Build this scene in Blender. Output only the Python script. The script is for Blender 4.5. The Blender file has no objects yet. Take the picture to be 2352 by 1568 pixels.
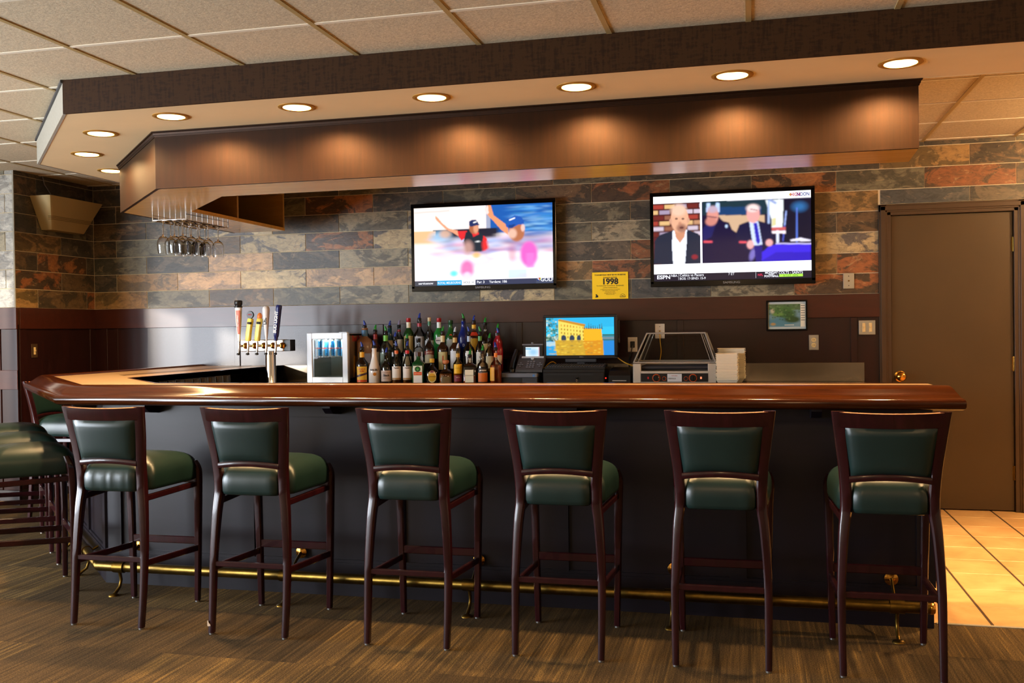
import bpy, bmesh, math, random
import numpy as np
from mathutils import Vector, Matrix
random.seed(7)
PI = math.pi
COL = bpy.context.scene.collection

# ------------------------------------------------------------------ materials
def srgb(h):
    if isinstance(h, str):
        h = h.lstrip('#')
        c = [int(h[i:i+2], 16) / 255 for i in (0, 2, 4)]
    else:
        c = list(h)
    return tuple((x / 12.92 if x <= 0.04045 else ((x + 0.055) / 1.055) ** 2.4) for x in c) + (1.0,)

MATS = {}
def new_mat(name):
    m = bpy.data.materials.new(name)
    m.use_nodes = True
    nt = m.node_tree
    b = nt.nodes['Principled BSDF']
    MATS[name] = m
    return m, nt, b

def N(nt, t, **kw):
    n = nt.nodes.new(t)
    for k, v in kw.items():
        setattr(n, k, v)
    return n

def ramp(nt, fac, stops):
    r = N(nt, 'ShaderNodeValToRGB')
    el = r.color_ramp.elements
    while len(el) < len(stops):
        el.new(0.5)
    for e, (p, c) in zip(el, stops):
        e.position = p
        e.color = c if len(c) == 4 else tuple(c) + (1,)
    nt.links.new(fac, r.inputs['Fac'])
    return r.outputs['Color']

def obj_coords(nt, scale=(1, 1, 1), rot=(0, 0, 0)):
    tc = N(nt, 'ShaderNodeTexCoord')
    mp = N(nt, 'ShaderNodeMapping')
    mp.inputs['Scale'].default_value = scale
    mp.inputs['Rotation'].default_value = rot
    nt.links.new(tc.outputs['Object'], mp.inputs['Vector'])
    return mp.outputs['Vector']

def noise(nt, vec, scale, detail=3, rough=0.55, dist=0.0):
    n = N(nt, 'ShaderNodeTexNoise')
    n.inputs['Scale'].default_value = scale
    n.inputs['Detail'].default_value = detail
    n.inputs['Roughness'].default_value = rough
    n.inputs['Distortion'].default_value = dist
    nt.links.new(vec, n.inputs['Vector'])
    return n.outputs['Fac']

def bump(nt, b, h, strength=0.2, dist=0.002):
    bn = N(nt, 'ShaderNodeBump')
    bn.inputs['Strength'].default_value = strength
    bn.inputs['Distance'].default_value = dist
    nt.links.new(h, bn.inputs['Height'])
    nt.links.new(bn.outputs['Normal'], b.inputs['Normal'])

def plain(name, col, rough=0.5, metal=0.0, spec=0.5, coat=0.0, var=0.0, vscale=20, emit=None, estr=1.0, trans=0.0, ior=1.45, bmp=0.0):
    m, nt, b = new_mat(name)
    c = srgb(col)
    b.inputs['Base Color'].default_value = c
    b.inputs['Roughness'].default_value = rough
    b.inputs['Metallic'].default_value = metal
    b.inputs['Specular IOR Level'].default_value = spec
    b.inputs['Coat Weight'].default_value = coat
    b.inputs['Coat Roughness'].default_value = 0.08
    b.inputs['Transmission Weight'].default_value = trans
    b.inputs['IOR'].default_value = ior
    if var > 0:
        v = obj_coords(nt)
        f = noise(nt, v, vscale, 4)
        lo = tuple(x * (1 - var) for x in c[:3]); hi = tuple(min(1, x * (1 + var)) for x in c[:3])
        nt.links.new(ramp(nt, f, [(0.3, lo), (0.7, hi)]), b.inputs['Base Color'])
        if bmp:
            bump(nt, b, f, bmp)
    if emit is not None:
        b.inputs['Emission Color'].default_value = srgb(emit)
        b.inputs['Emission Strength'].default_value = estr
    return m

def wood(name, dark, light, rough=0.35, scale=(30, 2, 30), coat=0.0, nscale=2.0, rot=(0, 0, 0), spec=0.5, cr=0.06):
    m, nt, b = new_mat(name)
    v = obj_coords(nt, scale, rot)
    f = noise(nt, v, nscale, 5, 0.6, 0.6)
    nt.links.new(ramp(nt, f, [(0.3, srgb(dark)), (0.7, srgb(light))]), b.inputs['Base Color'])
    b.inputs['Roughness'].default_value = rough
    b.inputs['Specular IOR Level'].default_value = spec
    b.inputs['Coat Weight'].default_value = coat
    b.inputs['Coat Roughness'].default_value = cr
    return m

def thin_glass(name, tint='#ffffff', fres=1.25, rough=0.03):
    """a thin pane or bottle wall: clear with a fresnel reflection"""
    m = bpy.data.materials.new(name); m.use_nodes = True
    nt = m.node_tree; nt.nodes.clear()
    out = N(nt, 'ShaderNodeOutputMaterial')
    mix = N(nt, 'ShaderNodeMixShader')
    tr = N(nt, 'ShaderNodeBsdfTransparent'); tr.inputs['Color'].default_value = srgb(tint)
    gl = N(nt, 'ShaderNodeBsdfGlossy'); gl.inputs['Roughness'].default_value = rough
    lw = N(nt, 'ShaderNodeFresnel'); lw.inputs['IOR'].default_value = fres
    nt.links.new(lw.outputs['Fac'], mix.inputs['Fac'])
    nt.links.new(tr.outputs[0], mix.inputs[1]); nt.links.new(gl.outputs[0], mix.inputs[2])
    nt.links.new(mix.outputs[0], out.inputs['Surface'])
    MATS[name] = m
    return m

def emitter(name, col, strength):
    m = bpy.data.materials.new(name); m.use_nodes = True
    nt = m.node_tree; nt.nodes.clear()
    out = N(nt, 'ShaderNodeOutputMaterial'); e = N(nt, 'ShaderNodeEmission')
    e.inputs['Color'].default_value = srgb(col); e.inputs['Strength'].default_value = strength
    nt.links.new(e.outputs[0], out.inputs['Surface'])
    MATS[name] = m
    return m

# ------------------------------------------------------------------ mesh building
class MB:
    def __init__(s):
        s.v = []; s.f = []; s.m = []; s.attr = []
    def add(s, vs, fs, mi=0):
        o = len(s.v)
        s.v += [tuple(p) for p in vs]
        s.f += [tuple(i + o for i in f) for f in fs]
        s.m += [mi] * len(fs)
        return o
    def xf(s, start, M):
        for i in range(start, len(s.v)):
            s.v[i] = tuple(M @ Vector(s.v[i]))
        return s
    def box(s, x0, x1, y0, y1, z0, z1, b=0.0, mi=0):
        if x0 > x1: x0, x1 = x1, x0
        if y0 > y1: y0, y1 = y1, y0
        if z0 > z1: z0, z1 = z1, z0
        b = min(b, (x1 - x0) * .45, (y1 - y0) * .45, (z1 - z0) * .45)
        if b <= 0:
            vs = [(x, y, z) for x in (x0, x1) for y in (y0, y1) for z in (z0, z1)]
            return s.add(vs, [(0, 1, 3, 2), (4, 6, 7, 5), (0, 4, 5, 1), (2, 3, 7, 6), (0, 2, 6, 4), (1, 5, 7, 3)], mi)
        X = (x0, x1); Y = (y0, y1); Z = (z0, z1)
        vs = []; idx = {}
        for i in (0, 1):
            for j in (0, 1):
                for k in (0, 1):
                    c = (X[i], Y[j], Z[k]); d = (b if i == 0 else -b, b if j == 0 else -b, b if k == 0 else -b)
                    for a in range(3):
                        p = [c[q] + (d[q] if q != a else 0) for q in range(3)]
                        idx[(i, j, k, a)] = len(vs); vs.append(p)
        fs = []
        for a in range(3):
            o1, o2 = [q for q in range(3) if q != a]
            for e in (0, 1):
                q = []
                for (p1, p2) in ((0, 0), (1, 0), (1, 1), (0, 1)):
                    t = [0, 0, 0]; t[a] = e; t[o1] = p1; t[o2] = p2
                    q.append(idx[(t[0], t[1], t[2], a)])
                fs.append(q)
        for a in range(3):
            o1, o2 = [q for q in range(3) if q != a]
            for p1 in (0, 1):
                for p2 in (0, 1):
                    t0 = [0, 0, 0]; t0[o1] = p1; t0[o2] = p2; t1 = list(t0); t1[a] = 1
                    fs.append((idx[(*t0, o1)], idx[(*t1, o1)], idx[(*t1, o2)], idx[(*t0, o2)]))
        for i in (0, 1):
            for j in (0, 1):
                for k in (0, 1):
                    fs.append((idx[(i, j, k, 0)], idx[(i, j, k, 1)], idx[(i, j, k, 2)]))
        return s.add(vs, fs, mi)
    def loft(s, rings, cap=True, mi=0, closed=True):
        n = len(rings[0]); vs = [p for r in rings for p in r]; fs = []
        for i in range(len(rings) - 1):
            for j in range(n if closed else n - 1):
                a = i * n + j; b_ = i * n + (j + 1) % n
                fs.append((a, b_, b_ + n, a + n))
        if cap and closed:
            fs.append(tuple(range(n))[::-1]); o = (len(rings) - 1) * n
            fs.append(tuple(o + k for k in range(n)))
        return s.add(vs, fs, mi)
    def prism(s, poly, z0, z1, mi=0):
        return s.loft([[(x, y, z0) for x, y in poly], [(x, y, z1) for x, y in poly]], True, mi)
    def lathe(s, prof, c=(0, 0, 0), n=24, mi=0, cap=False):
        rings = [[(c[0] + r * math.cos(2 * PI * k / n), c[1] + r * math.sin(2 * PI * k / n), c[2] + z) for k in range(n)] for r, z in prof]
        return s.loft(rings, cap, mi)
    def tube(s, pts, r, n=8, mi=0, cap=True):
        P = [Vector(p) for p in pts]; rings = []
        t = (P[1] - P[0]).normalized()
        u = t.orthogonal().normalized()
        for i, p in enumerate(P):
            if i == 0: d = (P[1] - P[0]).normalized()
            elif i == len(P) - 1: d = (P[-1] - P[-2]).normalized()
            else: d = ((P[i + 1] - P[i]).normalized() + (P[i] - P[i - 1]).normalized()).normalized()
            u = (u - d * u.dot(d)).normalized(); w = d.cross(u)
            k = 1.0
            if 0 < i < len(P) - 1:
                k = 1 / max(.5, d.dot((P[i] - P[i - 1]).normalized()))
            rr = r[i] if isinstance(r, (list, tuple)) else r
            rings.append([tuple(p + (u * math.cos(2 * PI * j / n) + w * math.sin(2 * PI * j / n)) * rr) for j in range(n)])
        return s.loft(rings, cap, mi)
    def rod(s, a, b, w, h, mi=0, up=(0, 0, 1), ch=0.2):
        """a bar of rectangular section w x h with eased edges from a to b"""
        a = Vector(a); b = Vector(b); d = (b - a).normalized(); up = Vector(up)
        side = d.cross(up).normalized(); up = side.cross(d).normalized()
        sec = rect8(w, h, min(w, h) * ch)
        return s.loft([[tuple(p + side * x + up * y) for x, y in sec] for p in (a, b)], True, mi)
    def quad(s, a, b, c, d, mi=0):
        return s.add([a, b, c, d], [(0, 1, 2, 3)], mi)

def rect8(w, h, c):
    x, y = w / 2, h / 2
    return [(-x + c, -y), (x - c, -y), (x, -y + c), (x, y - c), (x - c, y), (-x + c, y), (-x, y - c), (-x, -y + c)]

def link(o, parent=None):
    COL.objects.link(o)
    if parent is not None:
        o.parent = parent
    return o

def build(name, mb, mat, parent=None, angle=35, recalc=True):
    me = bpy.data.meshes.new(name)
    me.from_pydata(mb.v, [], mb.f)
    mats = mat if isinstance(mat, (list, tuple)) else [mat]
    for m in mats:
        me.materials.append(m)
    me.polygons.foreach_set('material_index', mb.m)
    if recalc:
        bm = bmesh.new(); bm.from_mesh(me)
        bmesh.ops.recalc_face_normals(bm, faces=bm.faces)
        bm.to_mesh(me); bm.free()
    me.polygons.foreach_set('use_smooth', [True] * len(me.polygons))
    me.set_sharp_from_angle(angle=math.radians(angle))
    me.update()
    return link(bpy.data.objects.new(name, me), parent)

def tag(o, label, cat, group=None):
    o['label'] = label; o['category'] = cat
    if group: o['group'] = group
    return o

def thing(name, label, cat, loc=(0, 0, 0), rz=0.0, group=None):
    o = bpy.data.objects.new(name, None); o.empty_display_size = 0.05
    o.location = loc; o.rotation_euler = (0, 0, rz)
    COL.objects.link(o)
    return tag(o, label, cat, group)

def structure(o):
    o['kind'] = 'structure'
    return o

def dup(root, loc, rz=0.0, label=None, group=None):
    r = root.copy(); COL.objects.link(r); r.location = loc; r.rotation_euler = (0, 0, rz)
    if label: r['label'] = label
    if group: r['group'] = group
    for ch in list(root.children):
        c = ch.copy(); COL.objects.link(c); c.parent = r
        for g in list(ch.children):
            d = g.copy(); COL.objects.link(d); d.parent = c
    return r

def text(name, s, size, mat, parent, M, ext=0.0004, align='CENTER', sx=1.0, bend=None, ay='CENTER', bold=0.0):
    """lettering as a thin mesh; text lies in the xz plane facing -y before M"""
    cu = bpy.data.curves.new(name, 'FONT')
    cu.body = s; cu.size = size; cu.align_x = align; cu.align_y = ay; cu.extrude = ext; cu.offset = bold; cu.resolution_u = 3
    t = bpy.data.objects.new(name, cu)
    me = bpy.data.meshes.new_from_object(t)
    bpy.data.objects.remove(t)
    for v in me.vertices:
        x, y, z = v.co
        x *= sx
        p = Vector((x, -z, y))
        if bend:
            th = x / bend
            rr = bend + z
            p = Vector((rr * math.sin(th), -rr * math.cos(th), y))
        v.co = M @ p
    me.name = name
    me.materials.clear(); me.materials.append(mat)
    return link(bpy.data.objects.new(name, me), parent)

def T(x, y, z): return Matrix.Translation((x, y, z))
def RZ(a): return Matrix.Rotation(a, 4, 'Z')
def RX(a): return Matrix.Rotation(a, 4, 'X')
def RY(a): return Matrix.Rotation(a, 4, 'Y')

# ------------------------------------------------------------------ material library
m_stool = wood('mahogany_stain', '#1c0609', '#2c0c11', 0.26, (14, 14, 2), coat=0.25, spec=.3)
m_worn = plain('bare_worn_wood', '#b5764a', 0.6, var=.3, vscale=40)
m_scuff = plain('pale_scuffed_wood', '#c0a88f', 0.7, var=.2)
m_vinyl = plain('green_vinyl', '#122523', 0.34, spec=0.5, var=.12, vscale=9, bmp=0.08)
m_glide = plain('glide_nickel', '#9a9a98', 0.35, 1.0)
m_brass = plain('brass', '#6e5624', 0.34, 1.0, var=.25, vscale=30)
m_brass_pol = plain('polished_brass', '#c48d3c', 0.16, 1.0)
m_steelb = plain('satin_steel', '#c6c2ba', 0.36, 0.6, var=.05, vscale=8)
m_chrome = plain('chrome', '#d8d8d8', 0.08, 1.0)
m_steel = plain('stainless_steel', '#9c9284', 0.2, 1.0, var=.08, vscale=6)
m_black = plain('black_plastic', '#0b0b0d', 0.35)
m_blackg = plain('gloss_black', '#040405', 0.16, spec=.3)
m_dgrey = plain('dark_grey_plastic', '#2a2b30', 0.45)
m_mgrey = plain('mid_grey_plastic', '#6b6e76', 0.45)
m_white = plain('white_plastic', '#e4e4e2', 0.4)
m_offwhite = plain('off_white_paper', '#e9e3d4', 0.7)
m_silver = plain('silver_paint', '#ccd2d8', 0.35, 0.1)
m_bar_face = wood('bar_face_paint', '#0c0811', '#130c17', 0.42, (2, 2, 12), spec=.3, coat=.22, cr=.28)
m_bar_rail = wood('bar_rail_varnish', '#240c02', '#3a1705', 0.15, (2, 24, 24), coat=0.1, spec=.25)
m_bar_top = wood('bar_top_laminate', '#6c553b', '#8b7253', 0.36, (3, 26, 10), nscale=3)
m_groove = plain('drip_groove', '#4d3a20', 0.4)
m_wains = wood('wainscot_stain', '#1c0a08', '#260e0b', 0.27, (10, 10, 2), spec=.4)
m_rail_wood = wood('chair_rail_stain', '#301208', '#3c180d', 0.28, (2, 10, 10), spec=.4)
m_canopy = wood('canopy_veneer', '#221307', '#2a1709', 0.46, (26, 26, 1.4), spec=.3)
m_canopy.node_tree.nodes['Principled BSDF'].inputs['Metallic'].default_value = 0.7   # satin laminate: warm sheen, white at grazing view
m_under = wood('canopy_maple', '#b58a40', '#c69a4c', 0.2, (1.5, 14, 14))
m_cubby = wood('cubby_maple', '#86642a', '#9a7636', 0.45, (2, 12, 12))
m_soffit = plain('soffit_paint', '#d3bd92', 0.75, var=.03, vscale=3)
m_soffside = plain('soffit_plaster', '#8c8678', 0.85, var=.1, vscale=60, bmp=.5)
m_door = plain('door_paint', '#3f2f19', 0.38, var=.06, vscale=3)
m_casing = plain('casing_paint', '#3b2a1a', 0.35, var=.05, vscale=4)
m_speaker = plain('speaker_beige', '#a08a5c', 0.42)
m_yellow = plain('sign_yellow', '#ffd200', 0.55)
m_ink = plain('print_black', '#15130f', 0.6)
m_red = plain('print_red', '#b51d1a', 0.5)
m_outlet = plain('outlet_ivory', '#c9b27e', 0.4)
m_plate = plain('brushed_plate', '#b7b7b4', 0.32, 1.0)
m_room = plain('room_paint', '#b5a184', 0.85)
m_base = plain('baseboard_black', '#191315', 0.5)
m_grid_lit = plain('ceiling_grid_lit', '#d6cdb8', 0.5)  # cross bars paler than the runners: light on tile edges put into colour
m_grid2 = plain('ceiling_runner', '#a08858', 0.5)
m_lamp = emitter('lamp_glow', '#ffd9a0', 6.0)
m_refl = plain('lamp_reflector_glow', '#f7e6c0', 0.35, emit='#ffd28c', estr=1.1)  # own emission stands for bulb light on the lower reflector wall
m_refl2 = plain('lamp_throat_glow', '#a87c38', 0.4, emit='#d08a30', estr=0.25)  # darker gold and weak emission stand for the bulb's shadow higher up
m_ring = plain('lamp_trim', '#a67a34', 0.4, 0.3)
m_glass = plain('clear_glass', '#ffffff', 0.02, trans=1.0, ior=1.45)
m_pane = thin_glass('clear_pane', '#f4f6f4')
m_stem = thin_glass('stemware_glass', '#f4f8f6', 1.5, .02)
m_bglass = thin_glass('bottle_glass', '#e6eae4', 1.4)

# slate tile : per-tile colours in attributes, veining in noise
def slate_material():
    m, nt, b = new_mat('slate_tile')
    a1 = N(nt, 'ShaderNodeAttribute'); a1.attribute_name = 'tone'
    a2 = N(nt, 'ShaderNodeAttribute'); a2.attribute_name = 'vein'
    a3 = N(nt, 'ShaderNodeAttribute'); a3.attribute_name = 'seed'
    tc = N(nt, 'ShaderNodeTexCoord')
    sc = N(nt, 'ShaderNodeVectorMath', operation='MULTIPLY_ADD')
    sc.inputs[1].default_value = (1.0, 1.0, 1.9)
    nt.links.new(tc.outputs['Object'], sc.inputs[0])
    sd = N(nt, 'ShaderNodeVectorMath', operation='SCALE'); sd.inputs['Scale'].default_value = 37.0
    nt.links.new(a3.outputs['Color'], sd.inputs[0]); nt.links.new(sd.outputs[0], sc.inputs[2])
    f = noise(nt, sc.outputs[0], 3.6, 6, 0.62, 1.1)
    r1 = N(nt, 'ShaderNodeValToRGB')
    r1.color_ramp.elements[0].position = 0.485; r1.color_ramp.elements[1].position = 0.54
    nt.links.new(f, r1.inputs['Fac'])
    mx = N(nt, 'ShaderNodeMix', data_type='RGBA')
    nt.links.new(r1.outputs['Color'], mx.inputs['Factor'])
    nt.links.new(a1.outputs['Color'], mx.inputs['A']); nt.links.new(a2.outputs['Color'], mx.inputs['B'])
    f2 = noise(nt, sc.outputs[0], 17, 6, 0.7, 0.8)
    r2 = ramp(nt, f2, [(0.30, (.42, .42, .42, 1)), (0.5, (1, 1, 1, 1)), (0.72, (1.4, 1.35, 1.28, 1))])
    mu = N(nt, 'ShaderNodeMix', data_type='RGBA', blend_type='MULTIPLY'); mu.inputs['Factor'].default_value = 1.0
    nt.links.new(mx.outputs['Result'], mu.inputs['A']); nt.links.new(r2, mu.inputs['B'])
    f4 = noise(nt, sc.outputs[0], 5.5, 5, 0.68, 2.2)
    r4 = N(nt, 'ShaderNodeValToRGB'); r4.color_ramp.elements[0].position = 0.60; r4.color_ramp.elements[1].position = 0.66
    r4.color_ramp.elements[1].color = (.35, .35, .35, 1)
    nt.links.new(f4, r4.inputs['Fac'])
    m3 = N(nt, 'ShaderNodeMix', data_type='RGBA'); m3.inputs['B'].default_value = srgb('#a8906a')
    nt.links.new(r4.outputs['Color'], m3.inputs['Factor']); nt.links.new(mu.outputs['Result'], m3.inputs['A'])
    nt.links.new(m3.outputs['Result'], b.inputs['Base Color'])
    b.inputs['Roughness'].default_value = 0.45
    bump(nt, b, f2, 0.35, 0.004)
    return m
m_slate = slate_material()
m_grout = plain('tile_grout', '#c9b998', 0.85)

def carpet_material():
    m, nt, b = new_mat('carpet_planks')
    v = obj_coords(nt, (1, 1, 1))
    # carpet tiles of 0.61 m, each with its own shade
    fl = N(nt, 'ShaderNodeVectorMath', operation='SNAP'); fl.inputs[1].default_value = (0.61, 0.61, 1)
    nt.links.new(v, fl.inputs[0])
    wn = N(nt, 'ShaderNodeTexWhiteNoise', noise_dimensions='3D'); nt.links.new(fl.outputs[0], wn.inputs['Vector'])
    ad = N(nt, 'ShaderNodeVectorMath', operation='MULTIPLY_ADD')
    ad.inputs[1].default_value = (7, 7, 7)
    nt.links.new(wn.outputs['Color'], ad.inputs[0])
    mp = N(nt, 'ShaderNodeMapping'); mp.inputs['Scale'].default_value = (44, 0.8, 1)
    nt.links.new(v, mp.inputs['Vector'])
    nt.links.new(mp.outputs['Vector'], ad.inputs[2])
    f = noise(nt, ad.outputs[0], 1.6, 5, 0.65)
    mp2 = N(nt, 'ShaderNodeMapping'); mp2.inputs['Scale'].default_value = (260, 40, 1)
    nt.links.new(v, mp2.inputs['Vector'])
    f2 = noise(nt, mp2.outputs['Vector'], 2.0, 3, 0.7)
    mx = N(nt, 'ShaderNodeMath', operation='MULTIPLY_ADD'); mx.inputs[1].default_value = 0.45
    nt.links.new(f2, mx.inputs[0]); nt.links.new(f, mx.inputs[2])
    mt = N(nt, 'ShaderNodeMath', operation='MULTIPLY_ADD'); mt.inputs[1].default_value = 0.20
    nt.links.new(wn.outputs['Value'], mt.inputs[0]); nt.links.new(mx.outputs[0], mt.inputs[2])
    c = ramp(nt, mt.outputs[0], [(0.58, srgb('#352c1e')), (0.80, srgb('#4e3f2a')), (0.94, srgb('#5c4a2e')), (1.0, srgb('#7a6239'))])
    sp_ = noise(nt, v, 190, 2, 0.7)
    rs = ramp(nt, sp_, [(0.34, (.5, .5, .5, 1)), (0.5, (1, 1, 1, 1)), (0.68, (1.7, 1.65, 1.55, 1))])
    mm = N(nt, 'ShaderNodeMix', data_type='RGBA', blend_type='MULTIPLY'); mm.inputs['Factor'].default_value = 1.0
    nt.links.new(c, mm.inputs['A']); nt.links.new(rs, mm.inputs['B'])
    nt.links.new(mm.outputs['Result'], b.inputs['Base Color'])
    b.inputs['Roughness'].default_value = 0.95
    b.inputs['Specular IOR Level'].default_value = 0.1
    f3 = noise(nt, v, 420, 2, 0.6)
    bump(nt, b, f3, 0.9, 0.006)
    return m
m_carpet = carpet_material()

def floor_tile_material():
    m, nt, b = new_mat('ceramic_floor')
    v = obj_coords(nt)
    f = noise(nt, v, 3.2, 6, 0.65, 0.4)
    nt.links.new(ramp(nt, f, [(0.3, srgb('#a98254')), (0.5, srgb('#c39a66')), (0.72, srgb('#d2b07c'))]), b.inputs['Base Color'])
    b.inputs['Roughness'].default_value = 0.4
    return m
m_ftile = floor_tile_material()
m_fgrout = plain('floor_grout', '#3a2a18', 0.9)

def ceiling_material():
    m, nt, b = new_mat('mineral_fibre_tile')
    v = obj_coords(nt)
    f = noise(nt, v, 85, 4, 0.75)
    nt.links.new(ramp(nt, f, [(0.3, srgb('#a09077')), (0.7, srgb('#cdbd9c'))]), b.inputs['Base Color'])
    b.inputs['Roughness'].default_value = 0.95
    bump(nt, b, f, 0.5, 0.003)
    return m
m_ceil = ceiling_material()

def fascia_material():
    m, nt, b = new_mat('fascia_wallcovering')
    v = obj_coords(nt, (14, 14, 60))
    f = noise(nt, v, 1.3, 4, 0.6)
    v2 = obj_coords(nt, (70, 70, 8))
    f2 = noise(nt, v2, 1.0, 3, 0.6)
    ad = N(nt, 'ShaderNodeMath', operation='ADD'); nt.links.new(f, ad.inputs[0]); nt.links.new(f2, ad.inputs[1])
    nt.links.new(ramp(nt, ad.outputs[0], [(0.75, srgb('#25160b')), (0.92, srgb('#2c1b0d')), (1.0, srgb('#342110'))]), b.inputs['Base Color'])
    b.inputs['Roughness'].default_value = 0.7
    b.inputs['Specular IOR Level'].default_value = 0.1
    return m
m_fascia = fascia_material()
DAY_W = 430; EXPO = 0.0; DAY_C = (.84, .91, 1.0)
FILL_GLOBES = [(2.75, 6.5, 300, 'passage by the door'), (-2.4, .2, 65, 'seating area, first'), (-.2, .2, 65, 'seating area, second'), (2.0, .6, 75, 'seating area, third'), (3.4, 3.2, 40, 'seating area, fourth')]  # added unseen globes that warm and brighten the ceiling and back wall
LAMP_W = 150
SUN_W = 4.0
# ================================================================== SETTING
YB = 7.638          # face of the back wall
XL = -5.73          # short left wall behind the bar
YF = 6.66           # front-facing wall at the left
XW = -7.6           # window wall, left of the frame
XR = 4.5; YN = -3.0
ZC = 2.683          # ceiling
ZS = 2.513          # soffit underside

# ---- floor
mb = MB(); mb.prism([(XW, YN), (XR, YN), (XR, 4.72), (-3.42, 4.72), (-4.36, 5.66), (-4.36, YB), (XL - .02, YB), (XL - .02, YF), (XW, YF)], -0.06, 0.0)
structure(build('floor', mb, m_carpet))
fl = MB(); fl.box(-4.3, XR, 4.735, YB + .12, -0.055, -0.004, mi=1)
gx = [1.041 + .316 * k for k in range(-13, 12)]; gy = [4.735] + [5.05 + .335 * k for k in range(0, 9)]
for i in range(len(gx) - 1):
    for j in range(len(gy) - 1):
        x0, x1 = max(gx[i], -3.3), min(gx[i + 1], XR)
        fl.box(x0 + .006, x1 - .006, gy[j] + .0025, min(gy[j + 1], YB + .12) - .0025, -.005, 0.0, .0015)
structure(build('floor_tiled', fl, [m_ftile, m_fgrout]))
mb = MB(); mb.box(.8, XR, 4.718, 4.738, -.01, .004, .001)
structure(build('trim_5', mb, m_soffside))

# ---- slate tiled walls
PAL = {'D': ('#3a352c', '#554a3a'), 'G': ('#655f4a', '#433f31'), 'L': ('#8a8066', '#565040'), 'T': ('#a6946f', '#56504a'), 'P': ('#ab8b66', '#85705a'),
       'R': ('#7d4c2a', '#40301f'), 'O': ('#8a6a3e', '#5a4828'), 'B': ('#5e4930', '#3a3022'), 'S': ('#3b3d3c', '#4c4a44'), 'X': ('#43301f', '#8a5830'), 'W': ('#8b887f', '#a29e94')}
def tile_wall(name, p0, d, length, rows, mats, cut=None, thick=.004):
    """rows: list of (z0, z1, first_seam, codes); p0 origin in plan, d unit direction; the tiles face d rotated clockwise"""
    n = Vector((d[1], -d[0]))
    mbx = MB(); tone = []; vein = []; seed = []
    def col(h): return srgb(h)
    def tile(a, b, z0, z1, code, sd):
        if b - a < .012 or z1 - z0 < .012: return
        nf0 = len(mbx.f); st = len(mbx.v)
        mbx.box(a + .0022, b - .0022, 0, thick, z0 + .0022, z1 - .0022, .0012)
        for i in range(st, len(mbx.v)):
            u, w, z = mbx.v[i]
            mbx.v[i] = (p0[0] + d[0] * u + n[0] * w, p0[1] + d[1] * u + n[1] * w, z)
        c1, c2 = PAL[code]
        k = random.uniform(.85, 1.12)
        for _ in range(len(mbx.f) - nf0):
            tone.append(tuple(min(1, x * k) for x in col(c1)[:3]) + (1,)); vein.append(col(c2)); seed.append(sd)
    for (z0, z1, first, codes) in rows:
        u = first
        ci = 0
        while u < length:
            a, b = max(0, u), min(length, u + .6125)
            code = codes[ci] if ci < len(codes) else random.choice('DGBRO'); ci += 1
            sd = (random.random(), random.random(), random.random(), 1)
            if cut and b > cut[0] and a < cut[1] and z0 < cut[2]:
                tile(a, min(b, cut[0]), z0, z1, code, sd)
                tile(max(a, cut[1]), b, z0, z1, code, sd)
                if z1 > cut[2]: tile(max(a, cut[0]), min(b, cut[1]), max(z0, cut[2]), z1, code, sd)
            else:
                tile(a, b, z0, z1, code, sd)
            u += .6125
    o = build(name, mbx, mats)
    for nm, data in (('tone', tone), ('vein', vein), ('seed', seed)):
        at = o.data.attributes.new(nm, 'FLOAT_COLOR', 'FACE')
        at.data.foreach_set('color', np.array(data, dtype=np.float32).ravel())
    return o

ZT = 1.588; RH = .1522
rowz = [(ZT + RH * k, min(ZC + .02, ZT + RH * (k + 1))) for k in range(8)]
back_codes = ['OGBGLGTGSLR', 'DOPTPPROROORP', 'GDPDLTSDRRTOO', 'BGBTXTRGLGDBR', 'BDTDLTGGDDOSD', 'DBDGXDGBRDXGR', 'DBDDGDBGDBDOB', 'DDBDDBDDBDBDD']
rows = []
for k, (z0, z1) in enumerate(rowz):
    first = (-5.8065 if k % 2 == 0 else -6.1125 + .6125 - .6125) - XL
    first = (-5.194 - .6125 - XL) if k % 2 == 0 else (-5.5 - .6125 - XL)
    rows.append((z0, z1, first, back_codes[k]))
wb = MB()   # masonry behind the tiles and panels, with the door opening
wb.box(XL - .15, .925, YB, YB + .15, 0, ZC); wb.box(1.915, XR, YB, YB + .15, 0, ZC); wb.box(.925, 1.915, YB, YB + .15, 2.235, ZC)
wall_back = structure(build('wall_back', wb, m_grout))
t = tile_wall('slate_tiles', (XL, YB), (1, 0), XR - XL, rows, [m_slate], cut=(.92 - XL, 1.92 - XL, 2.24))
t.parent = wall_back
wl = MB(); wl.box(XL - .14, XL, YF + .001, YB, 0, ZC)
wall_left = structure(build('wall_left', wl, m_grout))
lrows = []
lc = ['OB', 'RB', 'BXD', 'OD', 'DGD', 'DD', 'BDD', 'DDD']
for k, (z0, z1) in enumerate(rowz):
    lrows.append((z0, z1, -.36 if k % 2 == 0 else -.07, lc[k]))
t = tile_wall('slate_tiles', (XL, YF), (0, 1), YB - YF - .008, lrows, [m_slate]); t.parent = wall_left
wf = MB(); wf.box(XW, XL - .0005, YF, YF + .14, 0, ZC)
wall_front = structure(build('wall_side', wf, m_grout))
frows = [(z0, z1, -.25 if k % 2 == 0 else -.05, random.choice(['WLW', 'LWG', 'WWL', 'GWW']) + 'W') for k, (z0, z1) in enumerate(rowz)]
t = tile_wall('slate_tiles', (XW, YF), (1, 0), XL - XW + .008, frows, [m_slate]); t.parent = wall_front
mb = MB(); mb.box(XL - .004, XL + .009, YF - .011, YF - .003, ZT, ZC)
structure(build('trim_6', mb, m_soffside))      # light corner bead of the slate

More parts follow.
